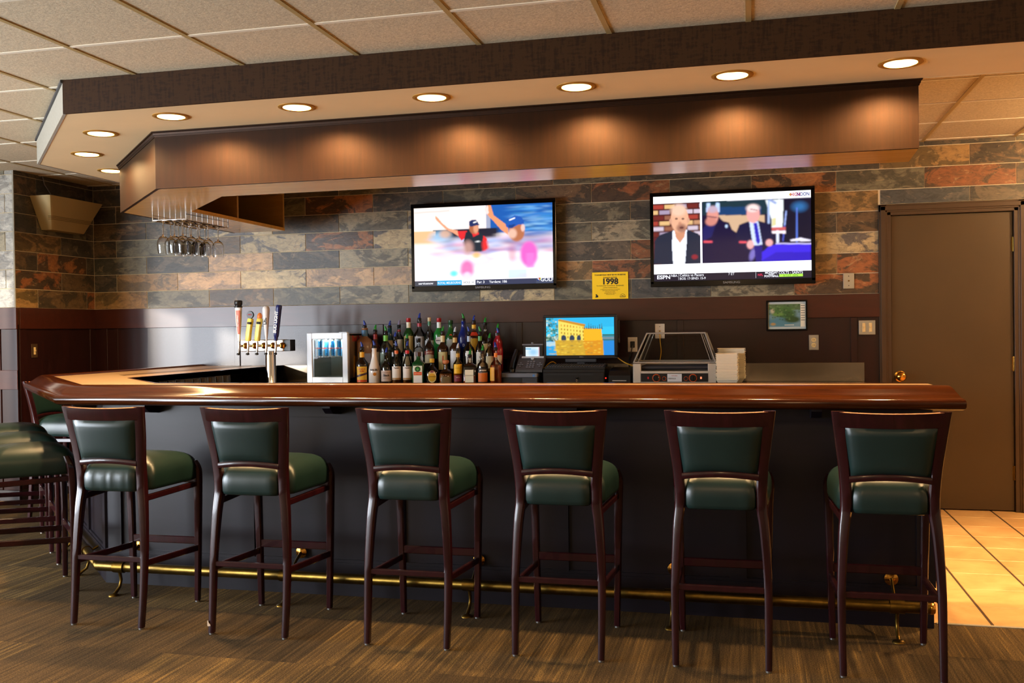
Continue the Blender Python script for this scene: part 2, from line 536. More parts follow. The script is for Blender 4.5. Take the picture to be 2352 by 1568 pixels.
# ---- other walls of the room (outside the frame): window wall, rear wall, right wall
ww = MB()
ww.box(XW - .15, XW, YN, YF, 0, .08); ww.box(XW - .15, XW, YN, YF, 2.45, ZC)
wins = [(-2.4, -.5), (-.2, 1.7), (2.0, 3.9)]
ys = [YN] + [q for w in wins for q in w] + [YF]
for a, b in zip(ys[0::2], ys[1::2]): ww.box(XW - .15, XW, a, b, .08, 2.45)
structure(build('wall_window', ww, m_room))
for i, (a, b) in enumerate(wins):
    f = MB(); 
    f.box(XW - .1, XW - .04, a, a + .05, .08, 2.45); f.box(XW - .1, XW - .04, b - .05, b, .08, 2.45)
    f.box(XW - .1, XW - .04, a, b, .08, .13); f.box(XW - .1, XW - .04, a, b, 2.4, 2.45); f.box(XW - .1, XW - .04, (a + b) / 2 - .02, (a + b) / 2 + .02, .08, 2.45)
    w = structure(build('window_%d' % (i + 1), f, m_base))
mb = MB(); mb.box(XW - .15, XR + .15, YN - .15, YN, 0, ZC); structure(build('wall_rear', mb, m_room))
mb = MB(); mb.box(XR, XR + .15, YN, YB, 0, ZC); structure(build('wall_right', mb, m_room))

# ---- wainscot : trim_1 back wall, trim_2 left wall, trim_3 front-facing side wall
def wainscot(name, p0, d, length, stiles, midrail=None):
    n = Vector((d[1], -d[0]))
    def place(mbx, st):
        for i in range(st, len(mbx.v)):
            u, w, z = mbx.v[i]
            mbx.v[i] = (p0[0] + d[0] * u + n[0] * w, p0[1] + d[1] * u + n[1] * w, z)
    a = MB(); a.box(0, length, 0, .006, 0, 1.45); place(a, 0)
    root = structure(build(name, a, m_wains))
    b = MB(); b.box(0, length, .0, .022, 1.415, ZT - .001, .002); place(b, 0)
    build('top_rail', b, m_rail_wood, root)
    for (x0, x1) in stiles:
        c = MB(); c.box(x0, x1, .0, .016, .12, 1.415, .0025); place(c, 0); build('stile', c, m_wains, root)
    if midrail:
        c = MB(); c.box(0, length, 0, .02, *midrail, .002); place(c, 0); build('middle_rail', c, m_rail_wood, root)
    c = MB(); c.box(0, length, 0, .02, 0, .12, .002); place(c, 0); build('base_board', c, m_base, root)
    return root
wainscot('trim_1', (XL, YB), (1, 0), .92 - XL, [(x0 - XL, x1 - XL) for x0, x1 in ((-5.66, -5.60), (-5.53, -5.49), (-4.34, -4.29), (-3.02, -2.97), (-1.834, -1.784), (-.556, -.506), (.717, .765))])
wainscot('trim_2', (XL, YF + .022), (0, 1), YB - YF - .022, [(.0, .075), (.86, .915)])
wainscot('trim_3', (XW, YF), (1, 0), XL - XW + .022, [(XL - XW - .09, XL - XW + .022), (XL - XW - .21, XL - XW - .14), (.6, .7)], (.93, 1.085))

wainscot('trim_4', (1.92, YB), (1, 0), XR - 1.92, [(.0, .06), (1.1, 1.16), (2.2, 2.26)])

# ---- ceiling: mineral tiles on a T-bar grid
cm = MB(); cm.box(XW - .1, XR + .1, YN - .1, YB + .1, ZC + .004, ZC + .07)
ceiling = structure(build('ceiling', cm, m_ceil))
gb = MB()
k0 = int((XW - .0025) / .6096) - 1
for k in range(k0, k0 + 26):
    x = .0025 + .6096 * k
    if XW < x < XR: gb.box(x - .012, x + .012, YN, YB, ZC, ZC + .012, mi=1)
for k in range(-12, 8):
    y = 3.905 + .6096 * k
    if YN < y < YB: gb.box(XW, XR, y - .0115, y + .0115, ZC + .0005, ZC + .012)
build('grid_bars', gb, [m_grid_lit, m_grid2], ceiling)

# ---- soffit with recessed lamp holes
LAMPS = [(-2.98 + .727 * k, 4.62) for k in range(6)] + [(-3.61, 4.89), (-4.105, 5.42), (-4.36, 6.02), (2.10, 4.62)]
outer = [(XR, 4.397), (-3.47, 4.397), (-4.66, 5.64), (-4.66, YB), (-4.15, YB), (-4.15, 5.85), (-3.29, 4.965), (.78, 4.965), (.78, 4.945), (XR, 4.945)]
bm = bmesh.new()
def loop(pts):
    vs = [bm.verts.new((x, y, ZS)) for x, y in pts]
    for a, b in zip(vs, vs[1:] + vs[:1]): bm.edges.new((a, b))
loop(outer)
for (lx, ly) in LAMPS:
    loop([(lx + .073 * math.cos(2 * PI * k / 32), ly + .073 * math.sin(2 * PI * k / 32)) for k in range(32)])
bmesh.ops.triangle_fill(bm, edges=list(bm.edges), use_beauty=True)
for f in bm.faces:
    if f.normal.z > 0: f.normal_flip()
me = bpy.data.meshes.new('soffit'); bm.to_mesh(me); bm.free(); me.materials.append(m_soffit)
soffit = structure(link(bpy.data.objects.new('soffit', me)))
f = MB(); f.loft([[(XR, 4.397, z), (XR, 4.412, z), (-3.462, 4.412, z), (-3.47, 4.397, z)] for z in (ZS - .002, ZC + .003)])
build('fascia_front', f, m_fascia, soffit)
f = MB(); f.loft([[(-3.47, 4.398, z), (-3.46, 4.41, z), (-4.645, 5.646, z), (-4.66, 5.64, z)] for z in (ZS - .002, ZC - .012)])
f.loft([[(-4.66, 5.64, z), (-4.645, 5.646, z), (-4.645, YB, z), (-4.66, YB, z)] for z in (ZS - .002, ZC - .012)])
build('fascia_return', f, m_soffside, soffit)
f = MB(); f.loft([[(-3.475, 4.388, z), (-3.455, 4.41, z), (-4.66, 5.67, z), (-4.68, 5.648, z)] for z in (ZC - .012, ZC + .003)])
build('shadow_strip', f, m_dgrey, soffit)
f = MB(); f.box(.80, XR, 4.93, 4.945, ZS - .001, ZC + .003); build('fascia_back', f, m_soffit, soffit)

# ---- recessed lamps
def lamp_unit(i, x, y, label):
    r = thing('recessed_light', label, 'ceiling light', (x, y, ZS), 0, 'recessed lights in the soffit')
    a = MB(); a.lathe([(.071, .002), (.071, -.004), (.082, -.007), (.096, -.003), (.096, .0005), (.071, .002)], n=36); build('trim_ring', a, m_ring, r)
    a = MB(); a.lathe([(.0715, -.002), (.070, .03)], n=32); a.lathe([(.070, .03), (.062, .075), (.05, .10), (.0, .102)], n=32, mi=1); build('reflector', a, [m_refl, m_refl2], r, 60)
    a = MB(); a.lathe([(.0, .045), (.03, .047), (.044, .056), (.047, .07), (.03, .095), (.0, .098)], n=28); build('bulb', a, m_lamp, r, 80)
    ld = bpy.data.lights.new('downlight', 'SPOT'); ld.energy = LAMP_W; ld.color = (1.0, .62, .28); ld.spot_size = math.radians(162); ld.spot_blend = .45; ld.shadow_soft_size = .04
    lo = bpy.data.objects.new('downlight', ld); COL.objects.link(lo); lo.parent = r; lo.location = (0, 0, .028)

names = ['first', 'second', 'third', 'fourth', 'fifth', 'sixth']
for i, (x, y) in enumerate(LAMPS[:6]):
    lamp_unit(i, x, y, '%s recessed downlight from the left in the straight soffit run' % names[i])
lamp_unit(6, *LAMPS[6], 'recessed downlight at the bend of the soffit, above the canopy corner')
lamp_unit(7, *LAMPS[7], 'recessed downlight midway along the angled soffit at the left')
lamp_unit(8, *LAMPS[8], 'recessed downlight half hidden behind the pale end of the canopy')
lamp_unit(9, *LAMPS[9], 'recessed downlight at the right end of the soffit beyond the canopy')

# ---- door in the back wall
door = MB(); door.box(1.006, 1.826, YB + .012, YB + .052, .008, 2.155, .002)
door_1 = structure(build('door_1', door, m_door))
c = MB()   # moulded casing with jambs
for (x0, x1) in ((.918, .978), (1.856, 1.916)):
    c.box(x0, x1, YB - .022, YB + .001, 0, 2.236, .003)
    c.box(x0 + .012, x1 - .012, YB - .03, YB - .02, 0, 2.224, .003)
c.box(.918, 1.916, YB - .022, YB + .001, 2.18, 2.238, .003); c.box(.93, 1.904, YB - .03, YB - .02, 2.192, 2.226, .003)
c.box(.975, 1.003, YB - .016, YB + .06, 0, 2.182, .002); c.box(1.829, 1.859, YB - .016, YB + .06, 0, 2.182, .002); c.box(.975, 1.859, YB - .016, YB + .06, 2.158, 2.184, .002)
c.box(.93, 1.90, YB + .06, YB + .075, 0, 2.23)
build('casing', c, m_casing, door_1)
k = MB(); st = k.lathe([(0, -.002), (.03, 0), (.031, .004), (.012, .008), (.011, .03), (.02, .036), (.027, .047), (.027, .056), (.02, .066), (.0, .069)], n=28)
k.xf(st, T(1.062, YB + .012, .976) @ Matrix.Scale(1.3, 4) @ RX(PI / 2)); build('knob', k, m_brass_pol, door_1, 60)
for z in (1.92, 1.065, .28):
    h = MB(); h.tube([(1.8275, YB + .002, z - .052), (1.8275, YB + .002, z + .052)], .0075, 10); h.box(1.815, 1.8275, YB + .006, YB + .014, z - .05, z + .05)
    build('hinge', h, m_brass if z != 1.065 else m_brass_pol, door_1)
# ================================================================== BAR
XB0, XB1 = -3.443, .779      # front of the bar body
YBF = 4.665
# ---- body
def offs(poly_pts, dist):
    """offset an open polyline to its left side by dist (mitred)"""
    out = []
    P = [Vector(p) for p in poly_pts]
    for i, p in enumerate(P):
        ds = []
        if i > 0: ds.append((P[i] - P[i - 1]).normalized())
        if i < len(P) - 1: ds.append((P[i + 1] - P[i]).normalized())
        ns = [Vector((-d.y, d.x)) for d in ds]
        n = sum(ns, Vector((0, 0))).normalized()
        k = dist / n.dot(ns[0])
        out.append(tuple(p + n * k))
    return out
body_line = [(XB1, YBF), (XB0, YBF), (-4.40, 5.622), (-4.40, YB - .025)]
def ring_section(line, z0, z1, d0, d1):
    """a wall along an open plan line, between offsets d0 (outside, negative) and d1"""
    a = offs(line, -d0); b = offs(line, -d1)
    rings = []
    for p, q in zip(a, b):
        rings.append([(p[0], p[1], z0), (q[0], q[1], z0), (q[0], q[1], z1), (p[0], p[1], z1)])
    return rings
# the line runs right to left: its left side is towards the customers (-y)
mb = MB(); mb.loft(ring_section(body_line, 0, 1.04, 0.0, .13))
bar = build('bar_counter', mb, m_bar_face)
tag(bar, 'dark painted panelled front of the angled bar under the varnished top', 'bar counter')
mb = MB(); mb.loft(ring_section(body_line, .92, 1.03, -.018, .004)); build('frieze_board', mb, m_bar_face, bar)
mb = MB(); mb.loft(ring_section(body_line, .0, .17, -.016, .004)); build('kick_board', mb, m_bar_face, bar)
mb = MB(); mb.loft(ring_section(body_line, .17, .185, -.010, .004)); build('kick_moulding', mb, m_bar_face, bar)
def along(i, u):
    a = Vector(body_line[i]); b = Vector(body_line[i + 1]); d = (b - a).normalized()
    return a + d * u, d
for (i, u) in [(0, .03), (0, .85), (0, 1.69), (0, 2.53), (0, 3.37), (0, 4.17), (1, .06), (1, .675), (1, 1.29), (2, .05), (2, 1.0)]:
    p, d = along(i, u); n = Vector((-d.y, d.x))
    mb = MB(); q = [p - d * .04, p + d * .04, p + d * .04 + n * .014, p - d * .04 + n * .014]
    mb.prism([tuple(x) for x in q], .18, .925); build('stile', mb, m_bar_face, bar)
# brackets under the overhang
for (i, u) in [(0, .5), (0, 1.6), (0, 2.85), (0, 3.9), (1, .25), (1, .95)]:
    p, d = along(i, u); n = Vector((-d.y, d.x))
    mb = MB()
    prof = [(0.015, .99), (.15, .99), (.15, .975), (.11, .945), (.015, .935)]
    rings = []
    for s in (-.022, .022):
        rings.append([(p.x + d.x * s + n.x * a, p.y + d.y * s + n.y * a, z) for a, z in prof])
    mb.loft(rings); build('corbel', mb, m_bar_face, bar)

# ---- top: laminate deck, armrest rail, drip groove
rail_line = [(.81, 4.54), (-3.495, 4.54), (-4.66, 5.705), (-4.66, YB - .03)]
inner_line = [(.80, 4.91), (-3.29, 4.91), (-3.88, 5.50), (-3.88, YB - .03)]
mb = MB()
rings = [[(a[0], a[1], 1.04), (b[0], b[1], 1.04), (b[0], b[1], 1.078), (a[0], a[1], 1.078)] for a, b in zip(rail_line, inner_line)]
mb.loft(rings)
bar_top = build('countertop', mb, m_bar_top)
tag(bar_top, 'tan laminate bar top with a glossy red-brown padded rail edge', 'bar top')
prof = [(-.02, 1.0), (-.02, 1.078), (-.012, 1.088), (.0, 1.092), (.02, 1.0925), (.042, 1.088), (.065, 1.076), (.09, 1.058), (.108, 1.046), (.122, 1.041), (.134, 1.038), (.142, 1.030), (.144, 1.018), (.142, 1.006), (.134, .998), (.12, .992), (.06, .99), (.0, .99)]
def rail_rings():
    out = []
    P = [Vector(p) for p in rail_line]
    dirs = [Vector((.42, -1.0)), None, None, Vector((-1, 0))]
    for i, p in enumerate(P):
        if dirs[i] is None:
            d1 = (P[i] - P[i - 1]).normalized(); d2 = (P[i + 1] - P[i]).normalized()
            n1 = Vector((-d1.y, d1.x)); n2 = Vector((-d2.y, d2.x)); n = (n1 + n2).normalized(); n = n / n.dot(n1)
        else: n = dirs[i]
        out.append([(p.x + n.x * a, p.y + n.y * a, z) for a, z in prof])
    return out
mb = MB(); mb.loft(rail_rings()); build('arm_rail', mb, m_bar_rail, bar_top, 50)
mb = MB(); mb.prism([(-4.28, 5.95), (-4.15, 5.82), (-4.15, YB - .06), (-4.28, YB - .06)], 1.0775, 1.0792); build('drip_groove', mb, m_groove, bar_top)
mb = MB(); mb.loft([[(p[0], p[1], 1.04), (q[0], q[1], 1.04), (q[0], q[1], 1.081), (p[0], p[1], 1.081)] for p, q in zip(inner_line, offs(inner_line, .014))]); build('back_edging', mb, m_bar_rail, bar_top)

# ---- brass foot rail
rl = [(.735, 4.47), (-3.36, 4.47), (-4.31, 5.42), (-4.60, 5.71)]
fr = thing('foot_rail', 'polished brass foot rail running low along the front of the bar', 'foot rail', (0, 0, 0))
mb = MB(); mb.tube([(x, y, .138) for x, y in rl], .025, 16); build('rail_pipe', mb, m_brass, fr, 60)
mb = MB(); st = mb.lathe([(0, 0), (.026, 0), (.026, .012), (.02, .02), (0, .024)], n=16); mb.xf(st, T(.733, 4.47, .138) @ RY(PI / 2)); build('end_cap', mb, m_brass_pol, fr, 60)
nd = Vector((-.7071, -.7071))
for (bx, by, nx, ny) in [(.60, 4.47, 0, -1), (-.365, 4.47, 0, -1), (-1.322, 4.47, 0, -1), (-2.28, 4.47, 0, -1), (-3.235, 4.47, 0, -1), (-3.68, 4.79, nd.x, nd.y), (-4.2, 5.31, nd.x, nd.y)]:
    b = Vector((bx, by)); n = Vector((nx, ny)); tdir = Vector((-ny, nx))
    if tdir.x < 0: tdir = -tdir
    mb = MB(); s0 = b - tdir * .03; s1 = b + tdir * .03
    mb.tube([(s0.x, s0.y, .138), (s1.x, s1.y, .138)], .0295, 16)
    def pt(o, z): q = b + n * o; return (q.x, q.y, z)
    mb.tube([pt(0, .112), pt(-.012, .07), pt(.0, .035), pt(.045, .006)], [.009, .008, .008, .010], 8)
    st = mb.lathe([(0, .0), (.028, 0), (.026, .006), (.012, .012), (0, .014)], c=pt(.05, 0), n=14)
    mb.tube([pt(0, .12), pt(-.06, .15), pt(-.12, .19), pt(-.172, .215)], [.008, .007, .007, .009], 8)
    br = build('rail_bracket', mb, m_brass, fr, 60)
    r = MB(); st = r.lathe([(0, 0), (.03, 0), (.03, .006), (.014, .012), (0, .014)], n=18)
    q = b + n * (-.179); ang = math.atan2(n.y, n.x)
    r.xf(st, T(q.x, q.y, .215) @ RZ(ang) @ RY(PI / 2)); build('rosette', r, m_brass_pol, br, 60)

# ---- overhead canopy cabinet
o_line = [(.78, 4.95), (-3.30, 4.95), (-4.17, 5.84), (-4.17, 7.33)]
i_line = [(.795, 5.36), (-3.12, 5.36), (-3.70, 5.955), (-3.70, 7.33)]
can = thing('canopy_cabinet', 'long brown veneered canopy cabinet hanging over the bar from the soffit', 'overhead cabinet', (0, 0, 0))
ZU = 2.19
mb = MB(); mb.loft([[(a[0], a[1], ZU), (b[0], b[1], ZU), (b[0], b[1], ZU + .025), (a[0], a[1], ZU + .025)] for a, b in zip(offs(o_line, -.004), i_line)]); build('underside', mb, m_under, can)
for i in range(3):
    a, b = Vector(o_line[i]), Vector(o_line[i + 1]); d = (b - a).normalized(); n = Vector((-d.y, d.x))
    mb = MB()
    ia = a - n * .02; ib = b - n * .02
    mb.prism([tuple(a), tuple(b), tuple(ib), tuple(ia)], ZU - .001, ZS + .05); build('face_panel', mb, m_canopy, can)
o2 = offs(o_line, .0015)
crown = [(0, 2.482), (.004, 2.482), (.007, 2.490), (.010, 2.493), (.013, 2.503), (.02, 2.506), (.02, 2.5125), (0, 2.5125)]
P = [Vector(p) for p in o_line]; rings = []
for i, p in enumerate(P):
    ns = []
    if i > 0: d = (P[i] - P[i - 1]).normalized(); ns.append(Vector((-d.y, d.x)))
    if i < 3: d = (P[i + 1] - P[i]).normalized(); ns.append(Vector((-d.y, d.x)))
    n = sum(ns, Vector((0, 0))).normalized(); n = n / n.dot(ns[0])
    if i == 0: n = Vector((.8, -1))
    rings.append([(p.x + n.x * a, p.y + n.y * a, z) for a, z in crown])
mb = MB(); mb.loft(rings); build('crown_moulding', mb, m_canopy, can)
mb = MB(); mb.loft([[(a[0], a[1], 2.48), (b[0], b[1], 2.48), (b[0], b[1], 2.50), (a[0], a[1], 2.50)] for a, b in zip(offs(o_line, -.03), i_line)]); build('cabinet_top', mb, m_cubby, can)
for (ya, nm) in ((5.97, 'divider'), (6.57, 'divider'), (7.305, 'end_panel')):
    mb = MB(); mb.box(-4.15, -3.70, ya, ya + .022, ZU + .02, 2.485, .001); build(nm, mb, m_cubby, can)
for x in (-2.3, -1.5, -.7, .1, .755):
    mb = MB(); mb.box(x, x + .022, 4.97, 5.36, ZU + .02, 2.485, .001); build('divider', mb, m_cubby, can)
mb = MB(); mb.box(-4.17, -4.15, 5.85, 7.325, ZU + .02, 2.485); build('back_panel', mb, m_cubby, can)

# ---- wine rack and stemware under the canopy
rk = thing('stemware_rack', 'chrome wire stemware rack hung under the canopy at the left', 'glass rack', (0, 0, 0))
RX0, RX1, RY0, RY1 = -3.94, -3.715, 5.89, 6.44
mb = MB()
chx = [RX0 + (RX1 - RX0) * k / 3 for k in range(4)]
for x in chx:
    for dx in (-.014, .014):
        if RX0 - .001 <= x + dx <= RX1 + .001 or True:
            mb.tube([(x + dx, RY0, 2.128), (x + dx, RY1, 2.128)], .0028, 6)
    mb.tube([(x - .014, RY0, 2.128), (x + .014, RY0, 2.128)], .0028, 6); mb.tube([(x - .014, RY1, 2.128), (x + .014, RY1, 2.128)], .0028, 6)
build('wire_channels', mb, m_chrome, rk, 60)
mb = MB()
for x in (RX0 - .014, RX1 + .014):
    mb.tube([(x, RY0, 2.128), (x, RY0, 2.168), (x, RY1, 2.168), (x, RY1, 2.128)], .0032, 6)
for k in range(9):
    y = RY0 + (RY1 - RY0) * k / 8
    for x in (RX0 - .014, RX1 + .014): mb.tube([(x, y, 2.128), (x, y, 2.189)], .0026, 6)
    if k % 2 == 0: mb.tube([(RX0 - .014, y, 2.1335), (RX1 + .014, y, 2.1335)], .0028, 6)
build('rack_frame', mb, m_chrome, rk, 60)
def wine_glass(loc):
    mbg = MB()
    out = [(0, 0), (.034, -.001), (.033, -.003), (.006, -.007), (.0036, -.015), (.0036, -.085), (.008, -.094), (.024, -.107), (.034, -.127), (.0365, -.145), (.035, -.17), (.030, -.205)]
    inn = [(.029, -.205), (.0338, -.17), (.0353, -.145), (.0328, -.128), (.023, -.109), (.006, -.097), (0, -.096)]
    mbg.lathe([(r_ * 1.14, z_ * 1.10) for r_, z_ in out + inn], n=24)
    o = build('hanging_wine_glass', mbg, m_glass, None, 80); o.location = loc
    return o
g0 = None; gi = 0
lab = {0: 'outer row', 1: 'middle row', 2: 'inner row'}
ordn = ['first', 'second', 'third', 'fourth', 'fifth', 'sixth']
spots = {0: [5.93, 6.02, 6.115, 6.21], 1: [5.95, 6.04, 6.135, 6.235, 6.335], 2: [5.935, 6.035, 6.14, 6.25, 6.385]}
for c in range(3):
    x = (chx[c] + chx[c + 1]) / 2
    for j, y in enumerate(spots[c]):
        loc = (x, y, 2.1355)
        if g0 is None: g0 = wine_glass(loc); o = g0
        else: o = g0.copy(); COL.objects.link(o); o.location = loc
        tag(o, 'upside-down wine glass, %s from the front in the %s of the rack' % (ordn[j], lab[c]), 'wine glass', 'wine glasses hanging from the rack')

# ---- back counter and steel backsplash
mb = MB(); mb.box(-4.2, .81, 6.93, YB - .023, .90, .94, .004)
bc = build('back_counter', mb, m_steel); tag(bc, 'stainless steel back counter along the rear wall behind the bar', 'counter')
mb = MB(); mb.box(-4.18, .80, 6.96, YB - .023, .06, .90); build('cabinet_body', mb, m_black, bc)
mb = MB(); mb.box(-4.11, .812, YB - .0195, YB - .007, .9405, 1.08, .002); tag(build('steel_backsplash', mb, m_steel), 'low stainless steel splash panel on the rear wall along the back counter', 'backsplash')
# shelf of tumblers under the left return
sh = thing('glass_shelf', 'dark shelf of glasses under the left return of the bar top', 'shelf', (0, 0, 0))
mb = MB(); mb.box(-4.24, -3.90, 5.62, 6.90, .915, .935, .002); build('shelf_board', mb, m_black, sh)
mb = MB()
for y in (5.7, 6.8): mb.box(-4.262, -3.92, y, y + .02, .80, .915)
build('shelf_bracket', mb, m_black, sh)
gl = None
for k in range(11):
    y = 5.75 + .105 * k
    if gl is None:
        a = MB(); a.lathe([(.028, .0), (.036, .10), (.0345, .10), (.0265, .004), (0, .004), (0, 0), (.028, 0)], n=20); st = 0
        a.xf(0, Matrix.Scale(-1, 4, (0, 0, 1))); gl = build('tumbler', a, m_glass, None, 60); o = gl
    else: o = gl.copy(); COL.objects.link(o)
    o.location = (-3.945, y, 1.0352)
    tag(o, 'upturned clear tumbler on the dark shelf under the left return of the bar top', 'tumbler', 'tumblers on the shelf under the bar')
# ================================================================== BAR STOOLS
def post_ring(x, y, z, w, d):
    return [(x + a, y + b, z) for a, b in rect8(w, d, min(w, d) * .18)]
def smooth_path(pts, n=4):
    """Catmull-Rom through 5-tuples"""
    out = []
    for i in range(len(pts) - 1):
        p0 = pts[max(i - 1, 0)]; p1 = pts[i]; p2 = pts[i + 1]; p3 = pts[min(i + 2, len(pts) - 1)]
        for k in range(n):
            t = k / n
            out.append(tuple(.5 * ((2 * b) + (c - a) * t + (2 * a - 5 * b + 4 * c - d) * t * t + (-a + 3 * b - 3 * c + d) * t ** 3) for a, b, c, d in zip(p0, p1, p2, p3)))
    out.append(tuple(pts[-1]))
    return out
def make_stool(label, loc, rz, wrinkles=False):
    r = thing('bar_stool', label, 'bar stool', loc, rz, 'green vinyl bar stools around the bar')
    # rear legs carry up into the back posts
    for s in (-1, 1):
        path = [(.180 * s, -.245, .008, .026, .028), (.182 * s, -.226, .18, .029, .031), (.181 * s, -.212, .36, .032, .034), (.170 * s, -.198, .55, .038, .040), (.159 * s, -.190, .655, .043, .044),
                (.165 * s, -.203, .78, .042, .036), (.178 * s, -.222, .90, .045, .03), (.192 * s, -.25, 1.026, .048, .024)]
        mb = MB(); mb.loft([post_ring(*p) for p in smooth_path(path)]); lg = build('rear_leg', mb, m_stool, r, 45)
        g = MB(); g.lathe([(0, 0), (.012, 0), (.012, .008), (0, .008)], c=(.180 * s, -.245, 0), n=14); build('foot_glide', g, m_glide, lg)
        path = [(.183 * s, .222, .008, .026, .026), (.187 * s, .224, .2, .030, .030), (.191 * s, .225, .40, .033, .033), (.195 * s, .222, .58, .037, .037), (.197 * s, .212, .675, .040, .04), (.190 * s, .195, .722, .030, .03)]
        mb = MB(); mb.loft([post_ring(*p) for p in smooth_path(path)]); lg = build('front_leg', mb, m_stool, r, 45)
        g = MB(); g.lathe([(0, 0), (.012, 0), (.012, .008), (0, .008)], c=(.183 * s, .222, 0), n=14); build('foot_glide', g, m_glide, lg)
        mb = MB(); mb.rod((.180 * s, -.215, .296), (.189 * s, .222, .275), .018, .03); build('side_stretcher', mb, m_stool, r)
        mb = MB(); mb.rod((.166 * s, -.195, .592), (.192 * s, .218, .602), .018, .028); build('side_rail', mb, m_stool, r)
    mb = MB(); mb.rod((-.18, -.217, .313), (.18, -.217, .313), .018, .024, up=(0, 0, 1)); build('rear_stretcher', mb, m_stool, r)
    mb = MB(); mb.rod((-.188, .222, .312), (.188, .222, .312), .018, .038); build('front_stretcher', mb, m_stool, r)
    mb = MB(); mb.rod((-.19, .212, .622), (.19, .212, .622), .018, .03); build('front_rail', mb, m_stool, r)
    # back: curved rails
    def yb(x, z):   # back plane leans, bulging to the rear in the middle
        lean = -.203 - .047 * max(0, (z - .78) / .25)
        return lean - .02 * (1 - (x / .19) ** 2)
    def rail(z0f, z1f, half, th, nseg=14):
        mbr = MB(); rings = []
        for k in range(nseg + 1):
            x = -half + 2 * half * k / nseg
            z0, z1 = z0f(x), z1f(x)
            y0, y1 = yb(x, z0), yb(x, z1)
            c = .003
            rings.append([(x, y0 - th / 2, z0 + c), (x, y0 - th / 2 + c, z0), (x, y0 + th / 2 - c, z0), (x, y0 + th / 2, z0 + c), (x, y1 + th / 2, z1 - c), (x, y1 + th / 2 - c, z1), (x, y1 - th / 2 + c, z1), (x, y1 - th / 2, z1 - c)])
        mbr.loft(rings)
        return mbr, nseg
    mbr, ns = rail(lambda x: .958 + .006 * (x / .2) ** 2, lambda x: 1.020 + .006 * (x / .2) ** 2, .203, .024)
    for i in range(len(mbr.f) - 2):
        if i % 8 in (4, 5, 6): mbr.m[i] = 1 if i % 8 != 5 else 0
    tr = build('top_rail', mbr, [m_stool, m_worn], r, 50)
    mbr, ns = rail(lambda x: .745 + .013 * (1 - (x / .155) ** 2), lambda x: .772 + .012 * (1 - (x / .155) ** 2), .150, .022)
    build('lower_rail', mbr, m_stool, r, 50)
    # padded back panel
    mb = MB(); nu, nv = 14, 10; fr = []; bk = []
    for j in range(nv + 1):
        v = j / nv
        for i in range(nu + 1):
            u = i / nu * 2 - 1
            hw = .143 + .0255 * v
            x = u * hw
            zb = .768 + .012 * (1 - (x / .155) ** 2); zt = .966 + .006 * (x / .2) ** 2
            z = zb + (zt - zb) * v
            puff = .006 + .017 * (1 - abs(u) ** 6) ** .5 * (1 - abs(2 * v - 1) ** 6) ** .5
            y = yb(x, z)
            bk.append((x, y - puff, z)); fr.append((x, y + puff, z))
    def grid(pts, flip):
        fs = []
        for j in range(nv):
            for i in range(nu):
                a = j * (nu + 1) + i
                q = (a, a + 1, a + nu + 2, a + nu + 1)
                fs.append(q[::-1] if flip else q)
        return fs
    n0 = (nu + 1) * (nv + 1)
    mb.add(bk + fr, grid(bk, False) + [tuple(i + n0 for i in q) for q in grid(fr, True)])
    rim = [i for i in range(nu + 1)] + [(j + 1) * (nu + 1) - 1 for j in range(1, nv + 1)] + [nv * (nu + 1) + i for i in range(nu - 1, -1, -1)] + [j * (nu + 1) for j in range(nv - 1, 0, -1)]
    base = 0
    mb.f += [(rim[k], rim[(k + 1) % len(rim)], rim[(k + 1) % len(rim)] + n0, rim[k] + n0) for k in range(len(rim))]; mb.m += [0] * len(rim)
    build('back_pad', mb, m_vinyl, r, 60)
    # seat cushion
    def outline():
        pts = []
        right = [(.0, -.222), (.10, -.221), (.132, -.216), (.139, -.20), (.140, -.165), (.170, -.158), (.188, -.14), (.193, -.06), (.199, .06), (.205, .16), (.203, .20), (.185, .232), (.15, .243), (.0, .25)]
        left = [(-x, y) for x, y in right[1:-1]][::-1]
        return right + left
    base = outline()
    dense = []
    for k in range(len(base)):
        a = Vector(base[k]); b = Vector(base[(k + 1) % len(base)]); n = max(1, int((b - a).length / .02))
        for q in range(n): dense.append(a + (b - a) * q / n)
    cen = Vector((0, .02)); rings = []
    for (z, sc) in [(.625, .93), (.631, .975), (.645, .995), (.675, 1.0), (.692, 1.0), (.708, .988), (.724, .962), (.738, .92), (.75, .862), (.76, .785), (.769, .68), (.776, .54), (.782, .36), (.785, .13)]:
        ring = []
        for p in dense:
            q = cen + (p - cen) * sc
            dz = 0
            if wrinkles and p.y < -.2 and sc > .97:
                q.y += .005 * math.sin(p.x * 190) * (1 if z < .72 else .4)
            ring.append((q.x, q.y, z + dz))
        rings.append(ring)
    mb = MB(); mb.loft(rings); build('seat', mb, m_vinyl, r, 70)
    return r
SB = 4.185
s1 = make_stool('leftmost bar stool of the front row, rear of its seat gathered in folds', (-2.922, SB, 0), 0.0, True)
s2 = make_stool('second bar stool from the left along the front, its left rear foot chipped pale', (-2.200, SB, 0), 0.0)
row = [(-1.449, .0, 'third bar stool from the left along the bar front'),
       (-.786, -.02, 'fourth bar stool from the left along the bar front, below the yellow 1998 sign'),
       (-.126, -.01, 'fifth bar stool from the left along the bar front, below the hot dog roller'),
       (.512, .0, 'rightmost bar stool of the front row, beside the orange tiled floor')]
for x, dy, l in row:
    dup(s2, (x, SB + dy * .6, 0), 0.0, l)
A45 = -PI / 4
ang = [(-3.795, 4.435, 'bar stool nearest the bar corner on the angled left side'), (-4.29, 4.935, 'middle of the three bar stools along the angled left side of the bar'), (-4.78, 5.445, 'farthest of the three bar stools along the angled left side of the bar')]
for x, y, l in ang:
    dup(s2, (x, y, 0), A45, l)
